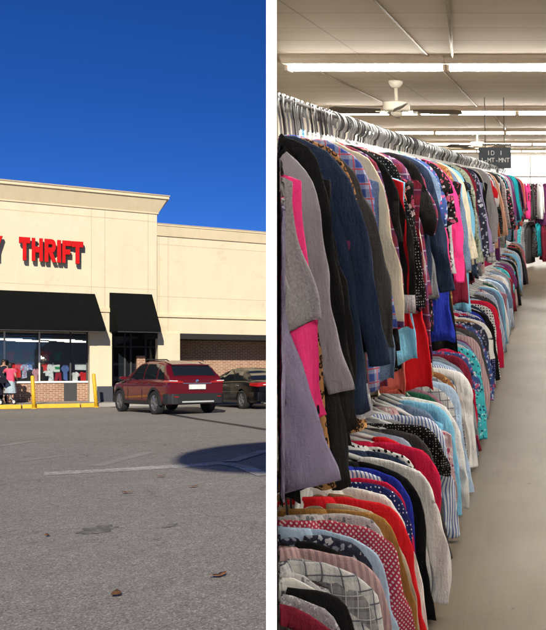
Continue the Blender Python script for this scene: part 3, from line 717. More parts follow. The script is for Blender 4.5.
def suv_extra(root, hw, zt, zb, pm, gsec):
    X = -2.3
    mb = MB(); mb.loft([[(x, y, z) for y, z in ((-w_,.34),(w_,.34),(w_+.01,.48),(w_,.66),(-w_,.66),(-w_-.01,.48))] for x, w_ in ((-2.37,.62),(-2.35,.78),(-2.24,.875),(-1.98,.928))]); mb.build('rear_bumper', M['clad'], root, bevel=.02)
    mb = MB(); mb.box(-2.385,-2.30,-.50,.50,.385,.43); mb.build('skid_plate', M['alu'], root)
    for s in (1,-1):
        quad_patch('tail_light', M['tail'], root, (X-.012, [(s*.42,.985),(s*.82,.99),(s*.845,1.075),(s*.62,1.075),(s*.44,1.03)]), .02)
        mb = MB(); mb.hexa([(-2.325,s*.74,1.0),(-2.0,s*.86,1.01),(-2.0,s*.912,1.01),(-2.325,s*.85,1.0)], [(-2.31,s*.74,1.075),(-1.98,s*.86,1.065),(-1.98,s*.893,1.065),(-2.31,s*.835,1.075)]); mb.build('tail_light', M['tail'], root, bevel=.01)
        quad_patch('lamp_strip', M['tailclear'], root, (X-.02, [(s*.62,1.035),(s*.86,1.045),(s*.86,1.075),(s*.62,1.065)]), .02)
        quad_patch('reflector', M['tail'], root, (-2.36, [(s*.60,.55),(s*.74,.55),(s*.74,.58),(s*.60,.58)]), .012)
        mb = MB(); mb.tube([(-1.55,s*.56,1.67),(-1.45,s*.57,1.715),(0,s*.57,1.725),(.15,s*.56,1.69)], .018, 8); mb.build('roof_rail', M['clad'], root, smooth=True)
        mb = MB(); mb.loft([[(x+.75, s*y, z) for x, y, z in ((0,.90+q,1.10-h_),(.0,.90+q,1.16+h_),(.10-h_,.90+q,1.15+h_),(.12-h_,.90+q,1.11-h_))] for q, h_ in ((0,-.02),(.06,.02),(.17,.02),(.22,-.01))]); mb.build('wing_mirror', pm, root, bevel=.01)
        for x in (.05,-.95): mb = MB(); mb.tube([(x,s*(hw(x)*.985),.97),(x-.03,s*(hw(x)+.028),.975),(x-.17,s*(hw(x)+.028),.975),(x-.20,s*(hw(x)*.985),.97)], .016, 8); mb.build('door_handle', pm, root, smooth=True)
        mb = MB(); mb.box(-1.0,1.0,min(s*.90,s*.935),max(s*.90,s*.935),.30,.42); mb.build('side_sill', M['clad'], root, bevel=.01)
        for x in (.66,-.42): mb = MB(); mb.box(x-.004,x+.004,min(s*(hw(x)-.02),s*(hw(x)+.001)),max(s*(hw(x)-.02),s*(hw(x)+.001)),.45,1.03); mb.build('door_gap', M['black'], root)
    mb = MB(); mb.box(-2.345,-2.29,-.26,.26,.79,.94); mb.build('licence_plate', M['plate'], root, bevel=.008)
    mb = MB(); mb.lathe([(.001,0),(.055,0),(.045,.012),(.001,.014)], 16, Matrix.Translation((-2.31,0,1.05)) @ Matrix.Rotation(R(-90),4,'Y')); mb.build('badge', M['chrome'], root)
    mb = MB(); mb.box(-2.318,-2.29,-.45,.45,.965,.985); mb.build('tailgate_trim', M['chrome'], root)
    mb = MB(); mb.loft([[(-1.62+q*.9, y, 1.612+q*.16+.02*(1-abs(y)/.62)) for y in (-.60,-.3,0,.3,.60)]+[(-1.62+q*.9, y, 1.585+q*.16) for y in (.60,.3,0,-.3,-.60)] for q in (.25,-.05,-.30)]); mb.build('spoiler', pm, root, smooth=False)
    mb = MB(); mb.tube([(-2.16,.0,1.12),(-2.06,-.35,1.22)], .012, 6); mb.build('rear_wiper', M['black'], root)
SUV = dict(L=4.6, W=1.86, H=1.69, rw=.66, wr=.365, wx=(-1.32,1.37), clad=True,
  hw=[(-2.3,.84),(-2.15,.89),(-1.6,.925),(1.2,.925),(1.9,.88),(2.3,.70)], zt=[(-2.3,1.08),(-2.0,1.10),(.6,1.06),(1.1,1.05),(1.9,.95),(2.2,.86),(2.3,.70)],
  zb=[(-2.3,.42),(-1.9,.30),(1.9,.26),(2.3,.36)], gh=(-2.22,1.12), zr=[(-2.22,1.12),(-2.02,1.33),(-1.78,1.54),(-1.5,1.625),(-1.0,1.67),(-.2,1.68),(.25,1.60),(.7,1.33),(1.12,1.06)],
  sw=[(-1.95,-1.42,-1.66,-1.36),(-1.33,-.42,-1.28,-.40),(-.34,.80,-.34,.22)], rwin=(-2.14,-1.80), fwin=(.30,1.04), extra=suv_extra)
def sedan_extra(root, hw, zt, zb, pm, gsec):
    for s in (1,-1):
        quad_patch('tail_light', M['tail'], root, (-2.42, [(s*.36,.84),(s*.80,.80),(s*.83,.95),(s*.50,.97),(s*.38,.92)]), .02)
        mb = MB(); mb.hexa([(-2.42,s*.74,.80),(-2.02,s*.88,.83),(-2.02,s*.915,.83),(-2.42,s*.84,.80)], [(-2.40,s*.74,.95),(-1.98,s*.86,.93),(-1.98,s*.90,.93),(-2.40,s*.82,.95)]); mb.build('tail_light', M['tail'], root, bevel=.01)
        quad_patch('lamp_strip', M['tailclear'], root, (-2.43, [(s*.40,.87),(s*.62,.86),(s*.62,.89),(s*.40,.90)]), .02)
        mb = MB(); mb.loft([[(x+.72, s*y, z) for x, y, z in ((0,.88+q,.98-h_),(.0,.88+q,1.03+h_),(.10-h_,.88+q,1.02+h_),(.12-h_,.88+q,.99-h_))] for q, h_ in ((0,-.02),(.06,.02),(.16,.02),(.20,-.01))]); mb.build('wing_mirror', pm, root, bevel=.01)
        for x in (.0,-1.0): mb = MB(); mb.tube([(x,s*(hw(x)*.985),.83),(x-.03,s*(hw(x)+.026),.835),(x-.16,s*(hw(x)+.026),.835),(x-.19,s*(hw(x)*.985),.83)], .014, 8); mb.build('door_handle', M['chrome'], root, smooth=True)
        mb = MB(); mb.tube([(-1.6,s*(hw(-1.6)+.004),.62),(0,s*(hw(0)+.006),.60),(1.5,s*(hw(1.5)+.004),.60)], .012, 6); mb.build('side_moulding', M['chrome'], root)
        for x in (.62,-.42): mb = MB(); mb.box(x-.004,x+.004,min(s*(hw(x)-.02),s*(hw(x)+.001)),max(s*(hw(x)-.02),s*(hw(x)+.001)),.35,.90); mb.build('door_gap', M['dark'], root)
        mb = MB(); mb.tube([(-2.44,s*.60,.26),(-2.3,s*.60,.27)], .035, 10); mb.build('tail_pipe', M['chrome'], root)
    mb = MB(); mb.loft([[(x, y, z) for y, z in ((-w_,.30),(w_,.30),(w_+.01,.45),(w_,.62),(-w_,.62),(-w_-.01,.45))] for x, w_ in ((-2.49,.68),(-2.46,.82),(-2.30,.89),(-2.0,.905))]); mb.build('rear_bumper', pm, root, bevel=.02)
    mb = MB(); mb.box(-2.452,-2.38,-.26,.26,.66,.80); mb.build('licence_plate', M['plate'], root, bevel=.008)
    mb = MB(); mb.box(-2.44,-2.39,-.30,.30,.83,.855); mb.build('boot_trim', M['chrome'], root)
SED = dict(L=4.85, W=1.82, H=1.47, rw=.58, wr=.33, wx=(-1.36,1.42), clad=False,
  hw=[(-2.42,.76),(-2.2,.86),(-1.6,.905),(1.3,.905),(2.0,.86),(2.42,.66)], zt=[(-2.42,.95),(-2.2,1.0),(-1.5,1.02),(.6,.97),(1.1,.95),(2.0,.82),(2.3,.74),(2.42,.62)],
  zb=[(-2.42,.34),(-2.0,.22),(2.0,.20),(2.42,.30)], gh=(-1.85,1.22), zr=[(-1.85,1.02),(-1.45,1.20),(-1.0,1.38),(-.5,1.44),(.05,1.435),(.45,1.33),(1.22,.97)],
  sw=[(-1.40,-.50,-1.02,-.47),(-.42,.78,-.42,.18)], rwin=(-1.78,-1.02), fwin=(.26,1.12), extra=sedan_extra)
def at(X, Y, az): return Matrix.Translation((X, Y, 0)) @ Matrix.Rotation(R(90-az), 4, 'Z')
car('parked_suv', at(-12.75, 27.75, -48), 'deep red suv parked before the cream columns with its tail to us', SUV, M['redcar'])
car('parked_sedan', at(-11.35, 31.4, -46), 'black sedan half hidden on the right of the red suv', SED, M['blackcar'])

# tall oval panel on a pole, added behind the viewer to shade the lot
TEL = math.tan(SUN_EL)
perp = Vector((travel.y, -travel.x, 0))
bx = travel*(-7.0)
def caster_pt(u, dz): return bx+perp*u+Vector((0,0,dz))
z_lo = (7.0+11.4/.949)*TEL; z_hi = (7.0+16.4/.949)*TEL; zc_ = (z_lo+z_hi)/2; hh = (z_hi-z_lo)/2
py_ = empty('shade_caster', Matrix.Translation(caster_pt(1.6, 0)), 'tall blank oval panel added behind the camera to shade the lot', 'sign')
mb = MB(); rings = []
for th in (-.12, .12): rings.append([caster_pt(1.0+2.45*math.cos(a)*(1.0), zc_+hh*math.sin(a)*(1-.15*math.cos(a)))-caster_pt(1.6,0)+travel*th for a in [i*2*math.pi/40 for i in range(40)]])
mb.loft(rings); mb.build('panel', M['whitewall'], py_)
mb = MB(); mb.tube([(0,0,0),(0,0,zc_)], .18, 12); mb.build('pole', M['clad'], py_)

# ================================================================== SHOP INTERIOR (own frame: x across, y along the aisle, z up from its floor)
ZC = 2.85
def wallx(Y, Z, off=0.0):
    """inner face of the party wall, in shop coordinates"""
    Yw = Y*cT-(Z-HI)*sT; return WALL_T*Yw+off
D0, D1, DW = 1.33, 13.5, 14.6
def halfw(D): return 5.4/FPX*D*.985
wl = Vector((WALL_T, 1, 0))
def wpt(D, side, z): return Vector((WALL_T*D+side, D, z))
mb = MB(); lo = []; hi = []
def ztop_w(D): return EYE+(ZC+.35-HI)*cT+D*sT/cT*1.0
for D, k in ((D0, 1), (DW, .92)):
    h_ = halfw(D)*k
    lo += [wpt(D, -h_, -.02), wpt(D, h_, -.02)]; hi += [wpt(D, -h_, ztop_w(D)), wpt(D, h_, ztop_w(D))]
mb.hexa([lo[0], lo[1], lo[3], lo[2]], [hi[0], hi[1], hi[3], hi[2]])
pw = mb.build('party_wall', M['whitewall']); tag(pw, 'plain white wall edge dividing the parking lot from the shop aisle', 'wall')
# shop shell
pts = []
ZF = 0.0
def pl(D, Z): # point of the party-wall centre line at shop height Z, in shop coords
    Y = (D+(Z-HI)*sT)/cT; return (WALL_T*D, Y)
XR, YB = 3.6, 37.0
for nm, Z0, Z1, mat in (('shop_floor', -.25, 0.0, 'floor'), ('shop_ceiling', ZC, ZC+.25, 'ceiling')):
    a0 = pl(1.30 if Z0 < 0 else -1.45, Z0); a1 = pl(D1+.1, Z0)
    fr_y = 1.25 if Z0 < 0 else -1.9
    poly = [(a0[0]+.03, a0[1]), (a1[0]+.02, a1[1]), (a1[0]+.02, YB), (XR, YB), (XR, a0[1])]
    mb = MB(); mb.prism(poly, Z0, Z1, lambda u, v, d: (u, v, d)); o = mb.build(nm, M[mat], mw=MI); struct(o)
xw = WALL_T*(D1+.1)
wm = simple('interior_wall_paint', (.62, .57, .48), .8, sc_=1)
mb = MB(); yl, yh = [(13.63+(z-HI)*sT)/cT for z in (-.24, ZC+.24)]; mb.hexa([(xw+.005,yl,-.24),(xw+.10,yl,-.24),(xw+.10,YB+.2,-.24),(xw+.005,YB+.2,-.24)], [(xw+.005,yh,ZC+.24),(xw+.10,yh,ZC+.24),(xw+.10,YB+.2,ZC+.24),(xw+.005,YB+.2,ZC+.24)]); tag(mb.build('side_wall', wm, mw=MI), 'cream shop side wall behind the clothes rack', 'wall')
mb = MB(); mb.box(xw-.14, XR+.2, YB-.01, YB+.19, -.23, ZC+.23); tag(mb.build('back_wall', M['whitewall'], mw=MI), 'white shop wall at the far end of the aisle', 'wall')
mb = MB(); mb.box(XR-.01, XR+.19, -1.8, YB+.1, -.9, ZC+.22); tag(mb.build('aisle_wall', wm, mw=MI), 'cream shop wall on the right hand side of the aisle', 'wall')
mb = MB(); q = wpt(-1.4, 0, 0); mb.box(q.x+.13, XR+.3, -1.55, -1.4, 0, 3.0); tag(mb.build('front_wall', wm), 'plain front wall of the shop behind the camera', 'wall')
mb = MB(); lo = [wpt(-1.42, .025, 0), wpt(-1.42, .12, 0), wpt(-.25, .12, 0), wpt(-.25, .025, 0)]; mb.hexa(lo, [v+Vector((0,0,3.0)) for v in lo]); tag(mb.build('entrance_wall', wm), 'short wall beside the shop entrance behind the camera', 'wall')
# far daylit window band
mb = MB(); mb.box(-2.6, 2.6, YB-.06, YB-.015, .75, 2.75); wb = mb.build('shop_window', M['backlight'], mw=MI); tag(wb, 'bright daylit window at the end of the aisle', 'window')
mb = MB()
for x in (-2.62, -.9, .9, 2.6): mb.box(x-.03, x+.03, YB-.09, YB-.062, .75, 2.75)
mb.build('window_frame', M['whitewall'], wb)

# ceiling lights
def px_ceil(x, y, Z):   # shop coords of the point on the ceiling-parallel plane Z seen at this photo pixel
    dx, dz = (x-PX)/FPX, (PY-y)/FPX; Yp, Zp = cT+dz*sT, -sT+dz*cT; k = (Z-HI)/Zp; return dx*k, Yp*k
rows = [-1.1, 3.45] + [9.05+5.62*i for i in range(5)]
lamp0 = None; FW = 2.2
near_words = ['over the entrance', 'above the nearest garments', 'in the row before the fan', 'in the row behind the fan', 'in the third row from the front', 'in the fourth row from the front', 'in the row nearest the far wall']
for ri, Y in enumerate(rows):
    for q in range(4):
        x0 = -4.335+1.635*q+(.5 if ri in (3, 5) else 0); x1 = x0+1.63
        x0 = max(x0, wallx(Y, ZC)+.05, xw+.12); x1 = min(x1, XR-.05)
        if x1-x0 < .3: continue
        e_ = empty('ceiling_light', MI @ Matrix.Translation((x0, Y, ZC)), 'lit fluorescent strip '+near_words[ri]+(', left end', ', left of middle', ', right of middle', ', right end')[q], 'ceiling light', 'fluorescent strips on the ceiling')
        L = x1-x0
        mb = MB(); mb.prism([(-.24,0),(-.24,-.025),(-.16,-.07),(.16,-.07),(.24,-.025),(.24,0)], 0, L, lambda u, v, d: (d, u, v)); mb.build('housing', M['fixture'], e_)
        for yy in (-.05, .05): mb = MB(); mb.tube([(.03,yy,-.095),(L-.03,yy,-.095)], .02, 10); mb.build('tube', M['tube'], e_, smooth=True)
        for x in (.002, L-.032): mb = MB(); mb.box(x, x+.03, -.08, .08, -.122, -.071); mb.build('lamp_holder', M['fixture'], e_)
def conduit(p, q, lab, r_=.016):
    mb = MB(); mb.tube([(p[0],p[1],ZC-r_-.001), (q[0],q[1],ZC-r_-.001)], r_, 8); tag(mb.build('conduit', M['conduit'], mw=MI, smooth=True), lab, 'conduit', 'metal conduits along the ceiling')
conduit((-1.22,3.6), (-1.22,8.9), 'long ceiling conduit between the nearest strip light and the fan', .007); conduit((-1.22,9.2), (-1.22,14.5), 'ceiling conduit passing right of the fan', .008)
conduit((-2.62,9.2), (-2.62,14.5), 'pale ceiling conduit running to the left of the fan', .009)
conduit(px_ceil(447.5,0,ZC), px_ceil(453,62,ZC), 'pale slanting conduit feeding the nearest strip light', .013)
conduit((-1.05,14.9), (-1.05,20), 'ceiling conduit above the hanging aisle sign', .02)
# ceiling fans
def fan(Xc, Yc, rot, lab, s=1.0):
    e_ = empty('ceiling_fan', MI @ Matrix.Translation((Xc, Yc, ZC)) @ Matrix.Scale(s, 4), lab, 'ceiling fan', 'ceiling fans')
    mb = MB(); mb.lathe([(.001,0),(.09,0),(.085,-.03),(.05,-.075),(.03,-.085),(.001,-.085)], 24); mb.build('mount', M['fanwhite'], e_, smooth=True)
    mb = MB(); mb.tube([(0,0,-.07),(0,0,-.25)], .022, 12); mb.build('down_rod', M['fanwhite'], e_, smooth=True)
    mb = MB(); mb.lathe([(.001,-.24),(.10,-.245),(.16,-.255),(.165,-.27),(.165,-.345),(.15,-.36),(.001,-.36)], 32); md = mb.build('motor', M['fanwhite'], e_, smooth=True); x_ = md.modifiers.new('es','EDGE_SPLIT'); x_.split_angle = R(40)
    mb = MB(); mb.lathe([(.001,-.36),(.075,-.36),(.07,-.40),(.04,-.425),(.001,-.43)], 24); mb.build('switch_cup', M['fanwhite'], e_, smooth=True)
    for k in range(4):
        T = Matrix.Rotation(rot+k*math.pi/2, 4, 'Z')
        mb = MB(); mb.prism([(.12,-.02),(.26,-.045),(.26,.045),(.12,.02)], -.375, -.365, lambda u, v, d: T @ Vector((u, v, d))); br = mb.build('blade_arm', M['fanwhite'], e_)
        mb = MB(); mb.prism([(.20,-.06),(.74,-.085),(.82,-.05),(.82,.05),(.74,.085),(.20,.06)], -.364, -.356, lambda u, v, d: T @ Vector((u, v, d+v*.42))); mb.build('blade', M['fanblade'], e_)
fx, fy = px_ceil(395.5, 81, ZC); fan(fx, fy, R(14), 'cream ceiling fan with dark blades above the near garments', 1.0)
fx, fy = px_ceil(477, 131, ZC); fan(fx, fy, R(35), 'small distant ceiling fan left of the hanging sign')

# hanging aisle sign
def sign_pt(x, y, Y):
    dx, dz = (x-PX)/FPX, (PY-y)/FPX; Yp, Zp = cT+dz*sT, -sT+dz*cT; k = Y/Yp; return dx*k, HI+Zp*k
SY = 13.0
(xa, za), (xb, zb_) = sign_pt(478.5, 147.5, SY), sign_pt(511, 168.5, SY)
sn = empty('aisle_sign', MI @ Matrix.Translation(((xa+xb)/2, SY, zb_)), 'dark navy hanging sign with small white lettering over the rack', 'sign')
w2 = (xb-xa)/2; hs = za-zb_
mb = MB(); mb.box(-w2, w2, -.012, .012, 0, hs); mb.build('board', M['navysign'], sn)
mb = MB(); mb.box(-w2+.06, w2+.01, -.02, .02, hs+.03, hs+.055)
for x in (-w2+.1, w2-.1): mb.tube([(x,0,hs-.01),(x,0,ZC-zb_)], .006, 6)
mb.build('hanging_bar', M['darkframe'], sn)
for txt, hgt, zz, pitch in (('ID 1', .07, .195, .062), ('J-MT-MNT', .066, .09, .056)):
    for ci, chh in enumerate(txt):
        if chh == ' ': continue
        cu = bpy.data.curves.new('lt', 'FONT'); cu.body = chh; cu.size = .095; cu.extrude = .002; o = bpy.data.objects.new('lt', cu); COL.objects.link(o)
        n_ = to_mesh_obj(o, 'lettering', M['lettering'], sn); xs_ = [v.co.x for v in n_.data.vertices]; mid = (max(xs_)+min(xs_))/2; wd = max(xs_)-min(xs_)
        for v in n_.data.vertices: v.co = ((v.co.x-mid)*min(1, .050/max(wd, .001))+(ci-(len(txt)-1)/2)*pitch, -.0145-v.co.z, zz+v.co.y)
# ------------------------------------------------------------------ clothes rack
XRL, ZU, ZL = -.80, 1.846, .735
YE = 15.0
rk = empty('clothes_rack', MI @ Matrix.Translation((XRL, 2.5, 0)), 'long two tier chrome clothes rack along the left of the aisle', 'clothes rack')
for z, y0 in ((ZU, 2.56), (ZL, 2.40)):
    mb = MB(); mb.tube([(0, y0-2.5, z), (0, YE-2.5, z)], .008, 10); mb.build('rail', M['rail'], rk, smooth=True)
for y in [4.3+3.0*i for i in range(4)]:
    mb = MB(); mb.tube([(-.03, y-2.5, .02), (-.03, y-2.5, ZU-.017)], .016, 8); p = mb.build('upright', M['rail'], rk, smooth=True)
    mb = MB(); mb.tube([(-.33, y-2.5, .025), (.27, y-2.5, .025)], .018, 8); mb.build('foot', M['rail'], p)

# hangers
def hanger_mesh(body):
    mb = MB(); r_ = .0038
    if not body:
        pts = [(0,0,-.11),(0,0,-.075),(0,0,-.058),(.006,0,-.042)]
        for i in range(15):
            a = R(-62+262*i/14); pts.append((.036*math.cos(a)-.010, 0, .036*math.sin(a)+.002))
        mb.tube([(p[0], p[1], p[2]-.006) for p in pts], r_, 6)
    else:
        for s in (-1, 1):
            mb.tube([(0,0,-.075),(s*.05,0,-.095),(s*.12,0,-.12),(s*.195,0,-.165)], [.009,.010,.009,.006], 6)
        mb.tube([(-.012,0,-.085),(0,0,-.062),(.012,0,-.085)], .008, 6)
    return mb
HB = {}
hk_me = hanger_mesh(False).build('hook', M['steel'], smooth=True).data; bpy.data.objects.remove(bpy.data.objects['hook'])
hb = hanger_mesh(True).build('hanger_body', M['clear'], smooth=True); hb_me = hb.data; bpy.data.objects.remove(hb)
hk_dark = hk_me.copy(); hk_dark.materials[0] = NT('dark_hook_steel').set((.06, .06, .065), .35, .9)
hrng = random.Random(99)
def add_hanger(X, Y, Z, yaw, row, mat=None, lab=None):
    wl_ = wallx(Y, Z)
    if XRL-.225 < wl_: yaw = -1.45
    e_ = bpy.data.objects.new('hanger', hk_me if hrng.random() < .55 else hk_dark); COL.objects.link(e_); e_.matrix_basis = MI @ Matrix.Translation((X, Y, Z-.018)) @ Matrix.Rotation(yaw, 4, 'Z')
    if XRL-.075 < wl_: tag(e_, 'bare steel hook at the wall end of the '+row+' rail', 'hanger', 'clear hangers on the '+row+' rail'); return
    b = bpy.data.objects.new('hanger_body', hb_me); COL.objects.link(b); b.parent = e_
    if mat: b.data = hb_me.copy(); b.data.materials[0] = mat
    tag(e_, lab or ('clear plastic hanger with bare steel hook crowded on the upper rail' if row == 'upper' else 'clear plastic hanger with steel hook on the lower rail'), 'hanger', None if lab else 'clear hangers on the '+row+' rail')

# garments ---------------------------------------------------------
def garment(X, Y, Z, mat, kind, yaw=0, sw=.20, length=.70, sleeve='long', flare=.02, out=.07, near=True, collar=False, thick=.026, seed=0, sway=0.0, hem=None, cuff=None):
    """one garment on its hanger; local origin at the hanger's neck"""
    r = random.Random(seed); p1, p2, p3 = r.uniform(0,6), r.uniform(0,6), r.uniform(0,6)
    nA, nZ = (44, 28) if near else (16, 9); sd = Vector((r.uniform(0,90), r.uniform(0,90), r.uniform(0,90)))
    def crumple(mb, amp):
        if not near: return
        for i, v in enumerate(mb.v):
            p = Vector(v); f = min(1, max(0, (-p.z-.08)/.10))*.55+.45
            q = Vector((p.x*7, p.y*4, p.z*4.2))+sd; q2 = Vector((p.x*16, p.y*8, p.z*11))+sd
            a1 = noise.noise(q); a2 = noise.noise(q2)
            mb.v[i] = (p.x+amp*f*(.28*noise.noise(q+sd)+.30*a2), p.y+amp*f*(1.1*a1+.7*a2), p.z+amp*.25*a2)
    k1, k2 = r.choice((7,9,11)), r.choice((13,17))
    mbs = MB(); rings = []
    for j in range(nZ+1):
        u = j/nZ; d = length*(u**1.35)
        tt = min(1, d/.095)
        a = .055+(sw-.055)*(tt**.75) if d < .095 else sw+flare*((d-.095)/(length-.095))-.012*math.sin(min(1,(d-.095)/.25)*math.pi)
        b = thick*(.55+.45*tt)+.008*(d/length)
        zsh = -.085
        ring = []
        for i in range(nA):
            an = i*2*math.pi/nA; c_, s_ = math.cos(an), math.sin(an)
            fold = (.006+.024*(d/length))*(math.sin(k1*c_*1.6+p1+2*d)+.6*math.sin(k2*c_+p2-3*d))*(.35 if d < .1 else 1)
            x = a*math.copysign(abs(c_)**.8, c_); y = b*math.copysign(abs(s_)**.7, s_)+fold*.75
            x += .008*math.sin(9*d+p3+3*s_); zz = -d+.0*c_
            if d > .1: x += sway*(d-.1)
            # rounded, drooping shoulders
            zz -= .055*abs(c_)**2.2*(1-tt)+.02*abs(c_)**2*(1-u)
            if j == nZ: zz += .010*math.sin(k1*c_+p1)
            ring.append((x, y, zsh+zz))
        rings.append(ring)
    mbs.loft(rings); crumple(mbs, .020)
    parts = []
    if sleeve != 'none':
        Ls = {'long': r.uniform(.50,.58), 'half': .27, 'short': .18}[sleeve]
        for s in (-1, 1):
            mb = MB(); rs = []; n = 14 if near else 8; o2 = out*r.uniform(.8,1.15)*(.5 if sleeve != 'long' else 1); ys = r.uniform(-.02,.02); bend = r.uniform(-.02,.03); droop = r.uniform(-.012, .03)
            path = [(.045,-.088,.012),(.09,-.10,.026),(sw-.065,-.118-droop*.5,.030),(sw-.03,-.142-droop,.037),(sw-.008,-.185-droop,.042),(sw+.004,-.24-droop*.5,.043)]
            m_ = (16 if near else 4)
            for j in range(1, m_+1):
                u = j/m_; path.append((sw+.004+o2*u+bend*math.sin(u*3.0), -.24-(Ls-.11)*u, .043*(1-(.26 if sleeve == 'long' else .12)*u)+.002*math.sin(u*6+p1)))
            if near:
                fine = []
                for j in range(len(path)-1):
                    q0, q1, q2, q3 = path[max(0,j-1)], path[j], path[j+1], path[min(len(path)-1,j+2)]
                    for t_2 in (0, .5): fine.append(tuple(.5*((2*q1[c])+(q2[c]-q0[c])*t_2+(2*q0[c]-5*q1[c]+4*q2[c]-q3[c])*t_2**2+(3*q1[c]-q0[c]-3*q2[c]+q3[c])*t_2**3) for c in range(3)))
                path = fine+[path[-1]]
            for j, (cx, cz, ra) in enumerate(path):
                a_, b_ = path[max(0, j-1)], path[min(len(path)-1, j+1)]; tx, tz = b_[0]-a_[0], b_[1]-a_[1]; tl = math.hypot(tx, tz); nx, nz = -tz/tl, tx/tl
                u = max(0, (-cz-.2)/Ls); rb = (.0065+.003*min(1, j/6))*(1-.10*u); cy = ys*u*1.6+.005*math.sin(u*7+p3)
                rs.append([(s*(cx+nx*ra*math.cos(t)*(1+.05*math.sin(2*t+u*5+p2))), cy+rb*math.sin(t)*(1+.22*math.sin(3*t+p2)*min(1,u*3))+.004*math.sin(u*16+2*t+p1)*min(1,u*4), cz+nz*ra*math.cos(t)) for t in [i*2*math.pi/n for i in range(n)]])
            mb.loft(rs); crumple(mb, .019); parts.append(('sleeve', mb, mat))
            if cuff is not None:
                mb = MB(); e1 = rs[-1]; c0 = Vector((sum(p[0] for p in e1)/n, sum(p[1] for p in e1)/n, sum(p[2] for p in e1)/n))
                mb.loft([[tuple(c0+(Vector(p)-c0)*f+Vector((0,0,dz))) for p in e1] for dz, f in ((.045,1.08),(.0,1.12),(-.02,1.08))]); parts.append(('cuff', mb, cuff))
    if collar:
        mb = MB(); n = 16; rs = []
        for z, a, b in ((-.112,.064,.036),(-.090,.056,.032),(-.072,.050,.030),(-.080,.060,.035),(-.106,.076,.042)): rs.append([(a*math.cos(t*2*math.pi/n), b*math.sin(t*2*math.pi/n), z-.012*math.sin(t*2*math.pi/n)) for t in range(n)])
        mb.loft(rs, caps=False); parts.append(('collar', mb, mat))
    if hem is not None:
        mb = MB(); mb.loft([[(p[0]*1.015, p[1]*1.03, p[2]) for p in rings[-3]], [(p[0]*1.02, p[1]*1.05, p[2]-.02) for p in rings[-1]]], caps=False); parts.append(('hem_panel', mb, hem))
    Tm = Matrix.Translation((X, Y, Z)) @ Matrix.Rotation(yaw, 4, 'Z'); Ti = Tm.inverted()
    def clamp(mb):
        for i, v in enumerate(mb.v):
            q = Tm @ Vector(v); lim = wallx(q.y, q.z, .022)
            if q.x < lim:
                if q.x < lim-.01 and X < lim: q.z = min(q.z, Z-.17-.25*min(.3, lim-X))
                q.x = wallx(q.y, q.z, .022)+.004*math.sin(i*1.7); mb.v[i] = tuple(Ti @ q)
    if Y < 4.2: clamp(mbs)
    o = mbs.build(kind, mat, smooth=True, mw=MI @ Tm, fix=False)
    for nm, mb, mt in parts:
        if Y < 4.2: clamp(mb)
        mb.build(nm, mt, o, smooth=True, fix=False)
    return o

FB = {}
def fab(key, fn, *a):
    if key not in FB: FB[key] = fn(*a)
    return FB[key]
